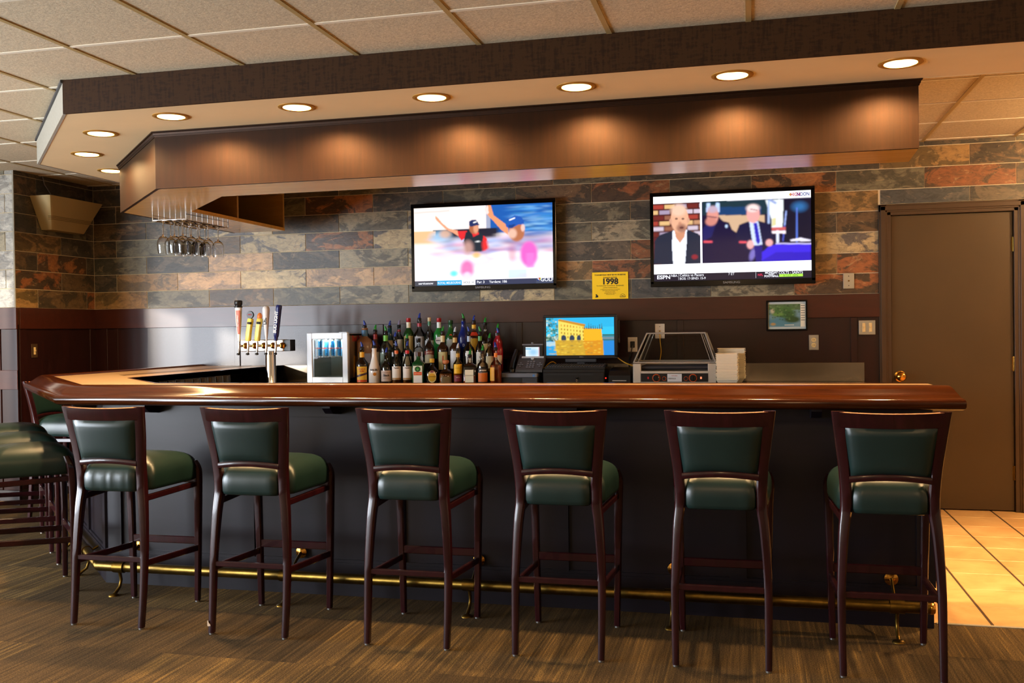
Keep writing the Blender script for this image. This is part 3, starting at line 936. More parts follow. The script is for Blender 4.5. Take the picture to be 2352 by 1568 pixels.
dup(s1, (-4.91, 6.27, 0), -PI / 2, 'bar stool with its back to the left wall, at the far return of the bar')
ch = MB(); ch.prism([(-.0125, .038), (.002, .040), (.0, .048), (-.006, .052), (-.009, .062), (-.0128, .066)], 0, .0012); ch.v = [(x, -.0145 - z, y) for x, y, z in ch.v]
ch.box(-.0146, -.0134, -.0145, -.002, .040, .062)
c = build('scuffed_patch', ch, m_scuff, s2); c.location = (-.1803, -.2435, 0); c['label'] = 'pale chipped patch on the left rear leg'
# ================================================================== SCREENS
class Canvas:
    """a small raster painted with soft shapes; it becomes the glowing pixels of a screen"""
    def __init__(s, w, h, bg):
        s.w, s.h = w, h; s.a = np.zeros((h, w, 3)); s.a[:] = s.c(bg)
        s.X, s.Y = np.meshgrid((np.arange(w) + .5) / w, (np.arange(h) + .5) / h); s.as_ = w / h
    def c(s, col): return np.array(srgb(col)[:3])
    def mix(s, mask, col, al=1.0):
        m = (mask * al)[..., None]; s.a = s.a * (1 - m) + s.c(col) * m
    def rect(s, x0, y0, x1, y1, col, al=1.0):
        s.mix(((s.X >= x0) & (s.X <= x1) & (s.Y >= y0) & (s.Y <= y1)).astype(float), col, al)
    def ell(s, cx, cy, rx, ry, col, al=1.0, soft=.08, rot=0.0):
        dx = (s.X - cx) * s.as_; dy = s.Y - cy; rx *= s.as_
        c_, s_ = math.cos(rot), math.sin(rot)
        d = np.sqrt(((dx * c_ + dy * s_) / rx) ** 2 + ((-dx * s_ + dy * c_) / ry) ** 2)
        s.mix(np.clip((1 + soft - d) / (2 * soft), 0, 1), col, al)
    def poly(s, pts, col, al=1.0):
        ins = np.zeros((s.h, s.w), bool); n = len(pts)
        for i in range(n):
            (x1, y1), (x2, y2) = pts[i], pts[(i + 1) % n]
            c1 = (y1 > s.Y) != (y2 > s.Y)
            with np.errstate(divide='ignore', invalid='ignore'):
                ins ^= c1 & (s.X < (x2 - x1) * (s.Y - y1) / ((y2 - y1) if y2 != y1 else 1e-9) + x1)
        s.mix(ins.astype(float), col, al)
    def line(s, x0, y0, x1, y1, w, col, al=1.0):
        ax, ay = (x1 - x0) * s.as_, y1 - y0; L2 = ax * ax + ay * ay
        px, py = (s.X - x0) * s.as_, s.Y - y0
        t = np.clip((px * ax + py * ay) / L2, 0, 1)
        d = np.hypot(px - t * ax, py - t * ay)
        s.mix(np.clip((w - d) / (w * .4) + .5, 0, 1), col, al)
    def blur(s, rx, ry, x0=0, y0=0, x1=1, y1=1, it=2):
        i0, i1, j0, j1 = int(y0 * s.h), int(y1 * s.h), int(x0 * s.w), int(x1 * s.w)
        b = s.a[i0:i1, j0:j1].copy()
        for _ in range(it):
            for ax, r in ((1, rx), (0, ry)):
                if r < 1: continue
                p = np.concatenate([np.repeat(np.take(b, [0], ax), r, ax), b, np.repeat(np.take(b, [-1], ax), r, ax)], ax)
                cs = np.cumsum(p, ax); z = np.zeros_like(np.take(cs, [0], ax)); cs = np.concatenate([z, cs], ax)
                n = b.shape[ax]
                b = (np.take(cs, range(2 * r + 1, 2 * r + 1 + n), ax) - np.take(cs, range(0, n), ax)) / (2 * r + 1)
        s.a[i0:i1, j0:j1] = b

def screen_mesh(name, cv, x0, x1, z0, z1, y, parent, strength):
    """pixels as faces of one flat panel; row 0 of the canvas is at the top"""
    w, h = cv.w, cv.h
    xs = np.linspace(x0, x1, w + 1); zs = np.linspace(z1, z0, h + 1)
    vs = [(float(x), y, float(z)) for z in zs for x in xs]
    fs = [(j * (w + 1) + i, (j + 1) * (w + 1) + i, (j + 1) * (w + 1) + i + 1, j * (w + 1) + i + 1) for j in range(h) for i in range(w)]
    me = bpy.data.meshes.new(name); me.from_pydata(vs, [], fs)
    at = me.attributes.new('pixel', 'FLOAT_COLOR', 'FACE')
    at.data.foreach_set('color', np.concatenate([cv.a, np.ones((h, w, 1))], 2).astype(np.float32).ravel())
    mname = 'screen_light_%g' % strength
    m = MATS.get(mname)
    if m is None:
        m = bpy.data.materials.new(mname); m.use_nodes = True; MATS[mname] = m
        nt = m.node_tree; b = nt.nodes['Principled BSDF']
        a = N(nt, 'ShaderNodeAttribute'); a.attribute_name = 'pixel'
        b.inputs['Base Color'].default_value = (.01, .01, .01, 1); b.inputs['Roughness'].default_value = .25; b.inputs['Specular IOR Level'].default_value = .2
        nt.links.new(a.outputs['Color'], b.inputs['Emission Color']); b.inputs['Emission Strength'].default_value = strength
    me.materials.append(m)
    return link(bpy.data.objects.new(name, me), parent)

m_tw = emitter('screen_text_white', '#f4f6ff', 1.1)
m_tk = plain('screen_text_dark', '#14161c', .5)
m_tr = emitter('screen_text_red', '#d83a5a', 0.9)
m_tb = emitter('screen_text_blue', '#3f4fb0', 0.7)
m_ty = emitter('screen_text_yellow', '#e6b93a', 0.9)
m_tg = emitter('screen_green', '#a8e84a', 0.9)
m_logo = plain('maker_mark', '#8a8c90', .4)

def tv_body(label, x0, x1, z0, z1, bez):
    r = thing('television', label, 'television', ((x0 + x1) / 2, YB, (z0 + z1) / 2), 0, 'wall televisions')
    w, h = (x1 - x0) / 2, (z1 - z0) / 2
    yf = -.10
    mb = MB()
    l, rr, t, b = bez
    mb.box(-w, w, yf, yf + .012, h - t, h, .003); mb.box(-w, w, yf, yf + .012, -h, -h + b, .003)
    mb.box(-w, -w + l, yf, yf + .012, -h + b * .5, h - t * .5, .003); mb.box(w - rr, w, yf, yf + .012, -h + b * .5, h - t * .5, .003)
    build('bezel', mb, m_blackg, r)
    mb = MB(); mb.box(-w + .004, w - .004, yf + .011, yf + .045, -h + .004, h - .004, .006); build('rear_shell', mb, m_black, r)
    mb = MB(); mb.box(-.2, .2, yf + .045, -.008, -.15, .15, .004); build('wall_mount', mb, m_dgrey, r)
    text('maker_mark', 'SAMSUNG', .022, m_logo, r, T(0, yf - .0004, -h + b * .52), sx=1.25)
    return r, (-w + l, w - rr, -h + b, h - t, yf + .003)

# ---- left television: golf broadcast
tv1, scr = tv_body('wall television showing a golf broadcast with a man in a red shirt waving', -2.683, -1.482, 1.676, 2.387, (.026, .026, .034, .044))
cv = Canvas(300, 170, '#f6e9ea')
def q(x, y): return ((x - 118 - (y - 230) * .037) / 1992, (y - 230 + (x - 118) * .0377) / 1128)
def Pq(pts): return [q(*p) for p in pts]
rng = np.random.RandomState(3)
cv.rect(0, 0, .56, .34, '#efe2e2'); cv.rect(0, .0, .3, .5, '#f8ecdf', .7); cv.line(*q(130, 295), *q(640, 265), .006, '#c9b9b8', .8)
cv.rect(.55, 0, 1, .35, '#1656a8'); cv.rect(.53, 0, .56, .32, '#9aa0b8')
cv.rect(.14, .29, .62, .43, '#1c1a2c'); cv.rect(0, .30, .16, .46, '#eab887')
for k in range(260):
    y = rng.uniform(.02, .45); x = rng.uniform(.72, 1.0)
    cv.ell(x, y, rng.uniform(.02, .07), rng.uniform(.003, .008), rng.choice(['#2d86d8', '#58a8e8', '#0c3f90', '#1c6ec4', '#3f7f9e', '#9ccbe8']), .6)
for k in range(330):
    y = rng.uniform(.40, .70); x = rng.uniform(.12, 1.0)
    cv.ell(x, y, rng.uniform(.02, .08), rng.uniform(.006, .018), rng.choice(['#f6d8ee', '#ffffff', '#a8c4f0', '#e8b0d8', '#5a5aa8', '#c84a7a', '#dfe6ff', '#2a2450', '#ffd8c8', '#7fa8ee']), .7)
for k in range(130):
    y = rng.uniform(.62, 1.0); x = rng.uniform(0, 1.0)
    cv.ell(x, y, rng.uniform(.05, .12), rng.uniform(.02, .05), rng.choice(['#ffffff', '#ffffff', '#fdf2fa', '#ffe9f6', '#f0f6ff', '#ffd9ee']), .8)
cv.rect(.68, .36, 1, .58, '#3b3f9c', .35)
cv.blur(9, 2, 0, .36, 1, 1); cv.blur(5, 1, .6, 0, 1, .5)
cv.ell(*q(520, 640), .07, .07, '#9cc8ec', .8, .5); cv.ell(*q(590, 600), .04, .05, '#d8a98a', .8, .4)
# waving arm and man at the middle
cv.poly(Pq([(440, 330), (480, 370), (540, 440), (640, 520), (760, 545), (850, 590), (800, 640), (720, 590), (600, 530), (500, 440), (440, 380)]), '#e79a78')
cv.poly(Pq([(770, 560), (905, 555), (900, 640), (830, 690), (790, 640)]), '#d8232a')
cv.poly(Pq([(890, 575), (960, 545), (1080, 560), (1160, 620), (1170, 800), (1130, 850), (900, 850), (860, 720)]), '#17222f')
cv.poly(Pq([(975, 580), (1075, 570), (1085, 600), (1000, 640)]), '#d8232a')
cv.poly(Pq([(1145, 620), (1195, 660), (1225, 800), (1150, 850), (1130, 760)]), '#e0282c')
cv.ell(*q(1005, 510), .034, .075, '#a9603f', 1, .1); cv.ell(*q(1035, 520), .018, .06, '#dc9a78', .9, .3)
cv.poly(Pq([(935, 470), (935, 420), (975, 395), (1030, 395), (1060, 430), (1085, 470), (1040, 475), (960, 495)]), '#1d2a5c')
# larger man at the right
cv.poly(Pq([(1165, 220), (1200, 180), (1240, 185), (1285, 330), (1380, 400), (1450, 450), (1500, 520), (1500, 610), (1400, 540), (1300, 430), (1200, 330)]), '#e79368')
cv.poly(Pq([(1150, 250), (1200, 185), (1215, 300), (1190, 320)]), '#f6d6d2')
cv.ell(*q(1620, 570), .055, .12, '#b06a48', 1, .1); cv.ell(*q(1560, 590), .03, .06, '#e6b9a4', .9, .3); cv.ell(*q(1705, 510), .014, .045, '#f0c4b8', .9, .3)
cv.poly(Pq([(1495, 440), (1520, 370), (1590, 335), (1670, 350), (1720, 410), (1722, 455), (1640, 465), (1560, 510), (1470, 500), (1460, 470)]), '#1c53ae')
cv.poly(Pq([(1500, 470), (1600, 460), (1560, 515), (1500, 510)]), '#123a80')
cv.line(*q(1515, 400), *q(1585, 372), .007, '#ffffff'); cv.line(*q(1000, 435), *q(1035, 425), .007, '#ffffff'); cv.line(*q(1045, 705), *q(1085, 702), .007, '#ffffff')
cv.ell(*q(1800, 880), .062, .16, '#e85fc0', 1, .15); cv.rect(.815, .62, .87, .80, '#f07ad0', .7)
cv.ell(*q(920, 1100), .05, .12, '#e85aa8', .9, .3); cv.ell(*q(925, 1210), .03, .06, '#fbdcf6', .9, .3); cv.ell(*q(730, 1165), .03, .04, '#38dce4', .9, .4)
cv.ell(*q(930, 800), .035, .09, '#c99a90', .8, .4); cv.ell(*q(1050, 900), .03, .04, '#f0b040', .8, .4); cv.ell(*q(1560, 880), .03, .1, '#b8346a', .5, .5)
cv.rect(.68, .82, .82, .93, '#7fc0ee', .5); cv.blur(3, 1, 0, .45, 1, .94, 1); cv.blur(1, 1, 0, 0, 1, 1, 1)
cv.rect(0, .935, 1, 1, '#2c3350'); cv.rect(0, .935, .165, 1, '#3a3c48'); cv.rect(.166, .938, .345, .996, '#1fa4dc'); cv.rect(.347, .938, .445, 1, '#f2f4f8'); cv.rect(.88, .935, 1, 1, '#39425c')
sx0, sx1, sz0, sz1, sy = scr
screen_mesh('screen', cv, sx0, sx1, sz0, sz1, sy, tv1, 1.35)
def at(u, v): return T(sx0 + (sx1 - sx0) * u, sy - .0006, sz1 - (sz1 - sz0) * v)
def ptext(s, sz, m, p, u, v, sx=1.0, al='CENTER', b=0.0): return text('caption', s, sz, m, p, at(u, v), .0002, al, sx, None, 'CENTER', b)
ptext('servicenow', .026, m_tw, tv1, .082, .967, 1.05, b=.0006); ptext('ROYAL MELBOURNE', .025, m_tw, tv1, .255, .967, .85, b=.0004); ptext('HOLE 14', .024, m_tk, tv1, .396, .967, .9)
ptext('Par: 3', .028, m_tw, tv1, .485, .967, 1, b=.0005); ptext('Yardage: 186', .028, m_tw, tv1, .61, .967, 1, b=.0005); ptext('GOLF', .042, m_tw, tv1, .957, .955, 1, b=.001)
mb = MB()
for k, c in enumerate(range(6)):
    a0 = PI * (k / 6); a1 = PI * ((k + 1) / 6)
    cx = sx0 + (sx1 - sx0) * .905; cz = sz1 - (sz1 - sz0) * .965
    mb.add([(cx, sy - .0006, cz), (cx + .02 * math.cos(a0), sy - .0006, cz + .024 * math.sin(a0)), (cx + .02 * math.cos(a1), sy - .0006, cz + .024 * math.sin(a1))], [(0, 1, 2)], k % 5)
build('caption', mb, [m_tb, m_tg, m_ty, m_tr, m_tw], tv1, recalc=False)

# ---- right television: sports talk split screen
tv2, scr = tv_body('wall television showing a split screen of a bald presenter and two seated men', -.745, .467, 1.668, 2.389, (.026, .028, .03, .044))
cv = Canvas(300, 170, '#f4f4ff')
def q(x, y): return ((x - 674 - (y - 172) * .009) / 1522, (y - 172 + (x - 674) * .0427) / 830)
def Pq(pts): return [q(*p) for p in pts]
cv.rect(0, .085, .305, .80, '#4a1c1c')
for rrow in range(9):
    for cc in range(5):
        x = cc * .075 - (.035 if rrow % 2 else 0); y = .1 + rrow * .065
        cv.rect(max(0, x), y, min(.305, x + .066), y + .048, rng.choice(['#8e5a44', '#b98a68', '#c8b8c8', '#6a2420', '#d8b078', '#a03a30', '#9f8fa8']) if y < .46 else '#5a1e28')
cv.blur(1, 1, 0, .08, .305, .8, 1)
cv.poly(Pq([(680, 830), (690, 600), (740, 545), (870, 500), (1010, 490), (1120, 530), (1150, 580), (1150, 830)]), '#1d2438')
cv.poly(Pq([(868, 500), (1010, 490), (1005, 640), (990, 826), (872, 830), (860, 640)]), '#eef2ff')
cv.poly(Pq([(880, 470), (1000, 470), (985, 560), (940, 620), (900, 570)]), '#c98a6a')
cv.ell(*q(937, 390), .058, .155, '#dfa888', 1, .06); cv.ell(*q(925, 300), .05, .07, '#e8c0a8', .9, .3); cv.ell(*q(955, 475), .032, .05, '#8a5a4c', .8, .3); cv.ell(*q(957, 472), .014, .015, '#5a2c2c', .9)
for ex in (905, 970): cv.ell(*q(ex, 385), .009, .012, '#5a3a34', .8, .4)
cv.ell(*q(848, 410), .01, .03, '#cf9a80', .9, .3); cv.ell(*q(1022, 400), .01, .03, '#cf9a80', .9, .3); cv.ell(*q(940, 430), .01, .02, '#b87a62', .7, .4)
cv.ell(*q(1085, 755), .02, .028, '#8a2430', 1, .3); cv.line(*q(1010, 630), *q(1018, 660), .004, '#0a0c14')
cv.rect(.315, .085, 1, .80, '#140c30')
cv.poly(Pq([(1160, 215), (1900, 190), (1900, 330), (1160, 350)]), '#14303c'); cv.poly(Pq([(1320, 270), (1730, 265), (1730, 340), (1320, 350)]), '#123a6a')
cv.poly(Pq([(1310, 350), (1760, 345), (1760, 430), (1500, 520), (1420, 470)]), '#caa888')
for x in (1220, 1310): cv.poly(Pq([(x - 18, 230), (x + 18, 230), (x + 22, 320), (x - 22, 320)]), '#b8d4ff')
cv.poly(Pq([(1770, 205), (1900, 195), (1940, 195), (1930, 470), (1830, 480), (1830, 400)]), '#e8eef0'); cv.poly(Pq([(1835, 380), (1900, 360), (1890, 440), (1830, 450)]), '#d8cf9a')
cv.line(*q(1800, 210), *q(1800, 420), .012, '#a8bce8'); cv.line(*q(1820, 205), *q(1880, 240), .014, '#8f9fd0'); cv.line(*q(1880, 240), *q(1885, 600), .014, '#dfe6ff')
cv.poly(Pq([(1940, 195), (2195, 190), (2195, 600), (1930, 600)]), '#0a0a24')
cv.ell(*q(2090, 265), .04, .05, '#2a6aa8', .9, .6); cv.line(*q(2065, 280), *q(2065, 600), .007, '#5a7ae0'); cv.line(*q(1965, 310), *q(1950, 450), .007, '#9fb4f8'); cv.line(*q(1950, 450), *q(1935, 590), .006, '#4a5ad0')
cv.poly(Pq([(2000, 580), (2100, 560), (2195, 580), (2195, 592), (2010, 592)]), '#f0eaff'); cv.line(*q(1870, 618), *q(2195, 615), .006, '#d8d0ff')
cv.poly(Pq([(1830, 465), (1960, 460), (1960, 490), (1830, 495)]), '#c85a5a'); cv.poly(Pq([(1830, 500), (1960, 495), (1960, 520), (1830, 525)]), '#f8e8f0')
cv.poly(Pq([(1870, 625), (2197, 620), (2197, 800), (1700, 805), (1740, 660)]), '#3a24d8'); cv.poly(Pq([(1870, 700), (2197, 695), (2197, 800), (1700, 805)]), '#2c18b8')
cv.poly(Pq([(1163, 440), (1210, 410), (1320, 395), (1420, 420), (1480, 560), (1600, 680), (1700, 700), (1740, 800), (1163, 825)]), '#120a34')
cv.poly(Pq([(1165, 480), (1210, 430), (1290, 440), (1250, 560), (1165, 600)]), '#1c1c5a')
cv.ell(*q(1262, 350), .037, .105, '#d89084', 1, .08); cv.ell(*q(1262, 292), .035, .04, '#b8a4b8', .9, .3); cv.ell(*q(1245, 410), .035, .05, '#c88074', 1, .2); cv.line(*q(1210, 360), *q(1300, 372), .006, '#5a2c40')
cv.ell(*q(1395, 455), .008, .02, '#b8d0f0', 1)
cv.poly(Pq([(1480, 540), (1520, 440), (1600, 410), (1700, 400), (1800, 430), (1850, 560), (1830, 620), (1740, 700), (1600, 690), (1500, 600)]), '#131238')
cv.poly(Pq([(1615, 410), (1700, 405), (1740, 630), (1650, 640)]), '#c8d8f8'); cv.poly(Pq([(1655, 425), (1690, 422), (1720, 600), (1700, 630), (1680, 600)]), '#2a24b0')
cv.ell(*q(1652, 335), .041, .105, '#e8a09c', 1, .08); cv.ell(*q(1650, 280), .04, .045, '#f4dcd8', .9, .3); cv.line(*q(1625, 290), *q(1690, 300), .005, '#7a5060')
cv.ell(*q(1625, 630), .022, .05, '#eca8a8', 1, .2); cv.ell(*q(1805, 610), .022, .04, '#eca8a8', 1, .2); cv.line(*q(1180, 607), *q(1250, 607), .012, '#e05060'); cv.line(*q(1525, 607), *q(1580, 607), .012, '#e05060')
cv.ell(*q(1645, 725), .018, .07, '#7a70c0', .9, .3, .3); cv.poly(Pq([(1660, 640), (1740, 640), (1730, 800), (1680, 805)]), '#1c1278')
cv.blur(1, 1, .315, .08, 1, .8, 2); cv.blur(1, 1, 0, .3, .305, .8, 1)
cv.rect(.303, .085, .315, .80, '#f6f6ff'); cv.rect(0, .80, 1, .915, '#fbfbff'); cv.rect(0, 0, 1, .083, '#ffffff')
cv.rect(0, .915, 1, 1, '#191426'); cv.rect(.80, .955, .945, .985, '#a8e84a')
sx0, sx1, sz0, sz1, sy = scr
screen_mesh('screen', cv, sx0, sx1, sz0, sz1, sy, tv2, 1.35)
ptext('ESPN', .040, m_tw, tv2, .063, .955, 1.15, b=.0014); ptext('NBA', .024, m_tw, tv2, .132, .94, 1, b=.0004); ptext('Celtics vs Pacers', .028, m_tw, tv2, .168, .937, .95, 'LEFT', .0004); ptext('BOS: 17-5', .025, m_tw, tv2, .168, .976, .95, 'LEFT', .0003); ptext('IND: 15-9', .025, m_tw, tv2, .252, .976, .95, 'LEFT', .0003)
ptext('7 ET', .026, m_tw, tv2, .50, .937, .95); ptext('NFL', .022, m_tr, tv2, .683, .955, 1, b=.001); ptext('MONDAY', .021, m_tw, tv2, .752, .933, 1, b=.0008); ptext('NIGHT', .014, m_tw, tv2, .752, .952, 1, b=.0004); ptext('FOOTBALL', .021, m_tw, tv2, .752, .972, 1, b=.0008)
ptext('COLTS - SAINTS', .027, m_tw, tv2, .872, .937, .9, b=.0004); ptext('8:15 ET  ESPN', .018, m_tk, tv2, .872, .970, 1)
ptext('HIGH', .036, m_tr, tv2, .905, .045, .8, b=.0008); ptext('NOON', .036, m_tb, tv2, .952, .045, .8, b=.0008)
mb = MB()
cx = sx0 + (sx1 - sx0) * .875; cz = sz1 - (sz1 - sz0) * .042
mb.loft([[(cx + r_ * math.cos(2 * PI * k / 16), sy - .0006, cz + r_ * math.sin(2 * PI * k / 16)) for k in range(16)] for r_ in (.001, .009)], False)
x_ = sx0 + (sx1 - sx0) * .161
build('caption', mb, m_ty, tv2, recalc=False)
for u_ in (.161, .655):
    x_ = sx0 + (sx1 - sx0) * u_
    mb = MB(); mb.box(x_ - .001, x_ + .001, sy - .0008, sy - .0004, sz1 - (sz1 - sz0) * .99, sz1 - (sz1 - sz0) * .92); build('divider_line', mb, m_tw, tv2)

# ---- yellow age notice
sg = thing('notice', 'yellow notice reading 1998 pinned to the tiles between the televisions', 'sign', (-1.071, YB - .009, 1.689))
mb = MB(); mb.box(-.142, .142, -.002, 0, -.109, .109); build('card', mb, m_yellow, sg)
def st(s, size, z, sx=1.0, b=0.0, x=0): text('lettering', s, size, m_ink, sg, T(x, -.0026, z), .0002, 'CENTER', sx, None, 'CENTER', b)
st('YOUR BIRTHDAY MUST BE ON OR BEFORE', .0148, .087, .86, .0004); st("TODAY'S DATE IN", .0148, .066, .9, .0004); st('1998', .062, .034, 1.05, .0022)
st('TO PURCHASE ALCOHOLIC  BEVERAGES', .0125, .002, .95); st('LAWFUL CONSEQUENCES', .010, -.013, .95)
for k, s_ in enumerate(['It is illegal for persons under the age of 21 to buy alcohol', 'and for anyone to sell or give alcohol to them', 'Proof of age will be required', 'Driving after drinking is dangerous', 'Thank you for your help']):
    st(s_, .0078, -.026 - k * .0098, .85)
mb = MB(); mb.prism([(-.118, -.088), (-.100, -.088), (-.094, -.080), (-.098, -.072), (-.106, -.068), (-.102, -.062), (-.117, -.064), (-.112, -.074)], 0, .001); mb.v = [(x, -.0026 - z, y) for x, y, z in mb.v]; build('map_mark', mb, m_ink, sg)
mb = MB(); arc = [(.098 + .02 * math.cos(PI * k / 10), -.086 + .022 * math.sin(PI * k / 10)) for k in range(11)]
mb.tube([(x, -.0028, z) for x, z in arc], .0012, 5); mb.box(.076, .120, -.0035, -.002, -.089, -.085); build('arch_mark', mb, m_ink, sg)
st('NRA', .010, -.078, 1, .0003, .098)

# ---- framed golf course picture
fp = thing('framed_picture', 'small black-framed golf course calendar picture on the wainscot', 'picture', (.262, YB - .023, 1.436))
w, h = .149, .115
mb = MB(); mb.box(-w, w, -.018, 0, h - .013, h, .003); mb.box(-w, w, -.018, 0, -h, -h + .013, .003); mb.box(-w, -w + .013, -.018, 0, -h + .01, h - .01, .003); mb.box(w - .013, w, -.018, 0, -h + .01, h - .01, .003); build('frame', mb, m_blackg, fp)
m_mat = plain('picture_mat', '#b8c4ca', .5)
mb = MB(); mb.box(-w + .01, w - .01, -.006, -.001, -h + .01, h - .01); build('mat_board', mb, m_mat, fp)
cv = Canvas(96, 64, '#6f93a8')
cv.rect(0, 0, 1, .25, '#4f6a48'); cv.ell(.45, .35, .4, .25, '#3f6a34', 1, .3); cv.ell(.6, .5, .25, .2, '#2f5a2c', 1, .3); cv.ell(.3, .45, .18, .08, '#5f8a44', 1, .3); cv.ell(.35, .8, .45, .2, '#4a8098', 1, .3); cv.ell(.75, .68, .25, .14, '#27481f', 1, .3); cv.ell(.12, .3, .06, .1, '#b8b09a', 1, .5)
for k in range(60): cv.ell(rng.uniform(0, 1), rng.uniform(0, .7), .03, .03, rng.choice(['#27401f', '#4c7838', '#375a2a', '#6a8a58']), .7, .5)
cv.ell(.14, .88, .08, .06, '#b8904a', .9, .4); cv.rect(.5, .9, .8, .93, '#e8e8e0', .8)
m_px = bpy.data.materials.new('printed_picture'); m_px.use_nodes = True
_a = N(m_px.node_tree, 'ShaderNodeAttribute'); _a.attribute_name = 'pixel'; m_px.node_tree.links.new(_a.outputs['Color'], m_px.node_tree.nodes['Principled BSDF'].inputs['Base Color'])
pm = screen_mesh('print', cv, -w + .017, w - .052, -h + .03, h - .03, -.0075, fp, 0.0); pm.data.materials.clear(); pm.data.materials.append(m_px)
mb = MB(); mb.box(w - .05, w - .017, -.008, -.006, -h + .03, h - .034); build('calendar_block', mb, m_offwhite, fp)
mb = MB()
for k in range(7): mb.box(w - .048, w - .019, -.0084, -.0078, h - .045 - k * .018, h - .041 - k * .018)
build('calendar_lines', mb, m_dgrey, fp)
mb = MB(); mb.quad((-w + .012, -.012, -h + .012), (w - .012, -.012, -h + .012), (w - .012, -.012, h - .012), (-w + .012, -.012, h - .012)); build('glass', mb, m_pane, fp)

# ---- point of sale monitor
mo = thing('monitor', 'computer monitor showing a yellow castle by a river, behind the bar', 'monitor', (-1.2535, 7.30, 1.297))
w, h = .2835, .166
mb = MB(); mb.box(-w, w, -.03, -.018, h - .022, h, .004); mb.box(-w, w, -.03, -.018, -h, -h + .026, .004); mb.box(-w, -w + .022, -.03, -.018, -h + .01, h - .01, .004); mb.box(w - .026, w, -.03, -.018, -h + .01, h - .01, .004); build('bezel', mb, m_black, mo)
mb = MB(); mb.box(-w + .003, w - .003, -.02, .03, -h + .003, h - .003, .012); mb.box(w - .004, w + .012, -.012, .02, -.05, .12, .003); build('rear_shell', mb, m_black, mo)
mb = MB(); mb.box(-.03, .03, .0, .03, -.235, -.1, .004); mb.box(-.12, .12, -.008, .02, -.195, -.162, .006); mb.box(-.11, .11, -.005, .13, -.239, -.224, .004); build('stand', mb, m_dgrey, mo)
text('maker_mark', 'DELL', .012, m_logo, mo, T(.01, -.0304, -h + .013), sx=1.2)
cv = Canvas(180, 104, '#2cc0ea')
def q(x, y): return ((x - 475 + (y - 152) * .03) / 574, (y - 150 + (x - 475) * .012) / 322)
def Pq(pts): return [q(*p) for p in pts]
cv.rect(0, 0, 1, .25, '#149fdc', .5); cv.rect(0, .5, 1, .62, '#2f6f78'); cv.rect(0, .62, 1, 1, '#2aa0dc'); cv.rect(.84, .62, 1, 1, '#1d6fd0', .6)
cv.poly(Pq([(555, 470), (540, 340), (580, 335), (950, 340), (950, 470)]), '#caa030'); cv.poly(Pq([(780, 340), (950, 340), (945, 465), (800, 470)]), '#d88a18', .8)
cv.poly(Pq([(575, 340), (580, 175), (800, 215), (800, 345)]), '#f0d860'); cv.poly(Pq([(575, 175), (590, 160), (810, 205), (800, 225)]), '#c88a20')
cv.poly(Pq([(790, 345), (790, 235), (940, 245), (945, 340)]), '#f0b020')
for x in range(800, 945, 18): cv.poly(Pq([(x - 6, 245), (x, 190 + (x * 7) % 30), (x + 6, 245)]), '#3a4a60')
for i in range(8):
    for j in range(4): cv.rect(*q(600 + i * 26, 205 + j * 32 + i * 3), *q(608 + i * 26, 222 + j * 32 + i * 3), '#a87818' if j else '#c88a20')
for x in (620, 690, 748): cv.ell(*q(x, 325), .038 if x < 700 else .03, .09, '#2a3a50', 1, .1); cv.rect(*q(x - 30, 340), *q(x + 30, 352), '#caa030', .8)
for k in range(90): cv.ell(rng.uniform(0, .17), rng.uniform(.02, .62), .014, .02, rng.choice(['#2f5a3a', '#8fb8a8', '#d8e8d8', '#44704a', '#1c3a2a']), .8, .5)
for k in range(80): cv.ell(rng.uniform(.05, .8), rng.uniform(.66, .98), .02, .014, rng.choice(['#f0d850', '#c89a28', '#8a7a38', '#e8c038', '#d8b848']), .6, .5)
cv.rect(0, .63, .14, .75, '#cfe4e0', .6); cv.rect(.83, .45, 1, .49, '#2f5a4a'); cv.rect(.83, .52, 1, .58, '#8a9aa8', .6)
cv.blur(1, 1, 0, 0, 1, 1, 1)
screen_mesh('screen', cv, -w + .021, w - .025, -h + .025, h - .021, -.024, mo, 1.2)
# ================================================================== BACK-BAR EQUIPMENT
ZK = .94
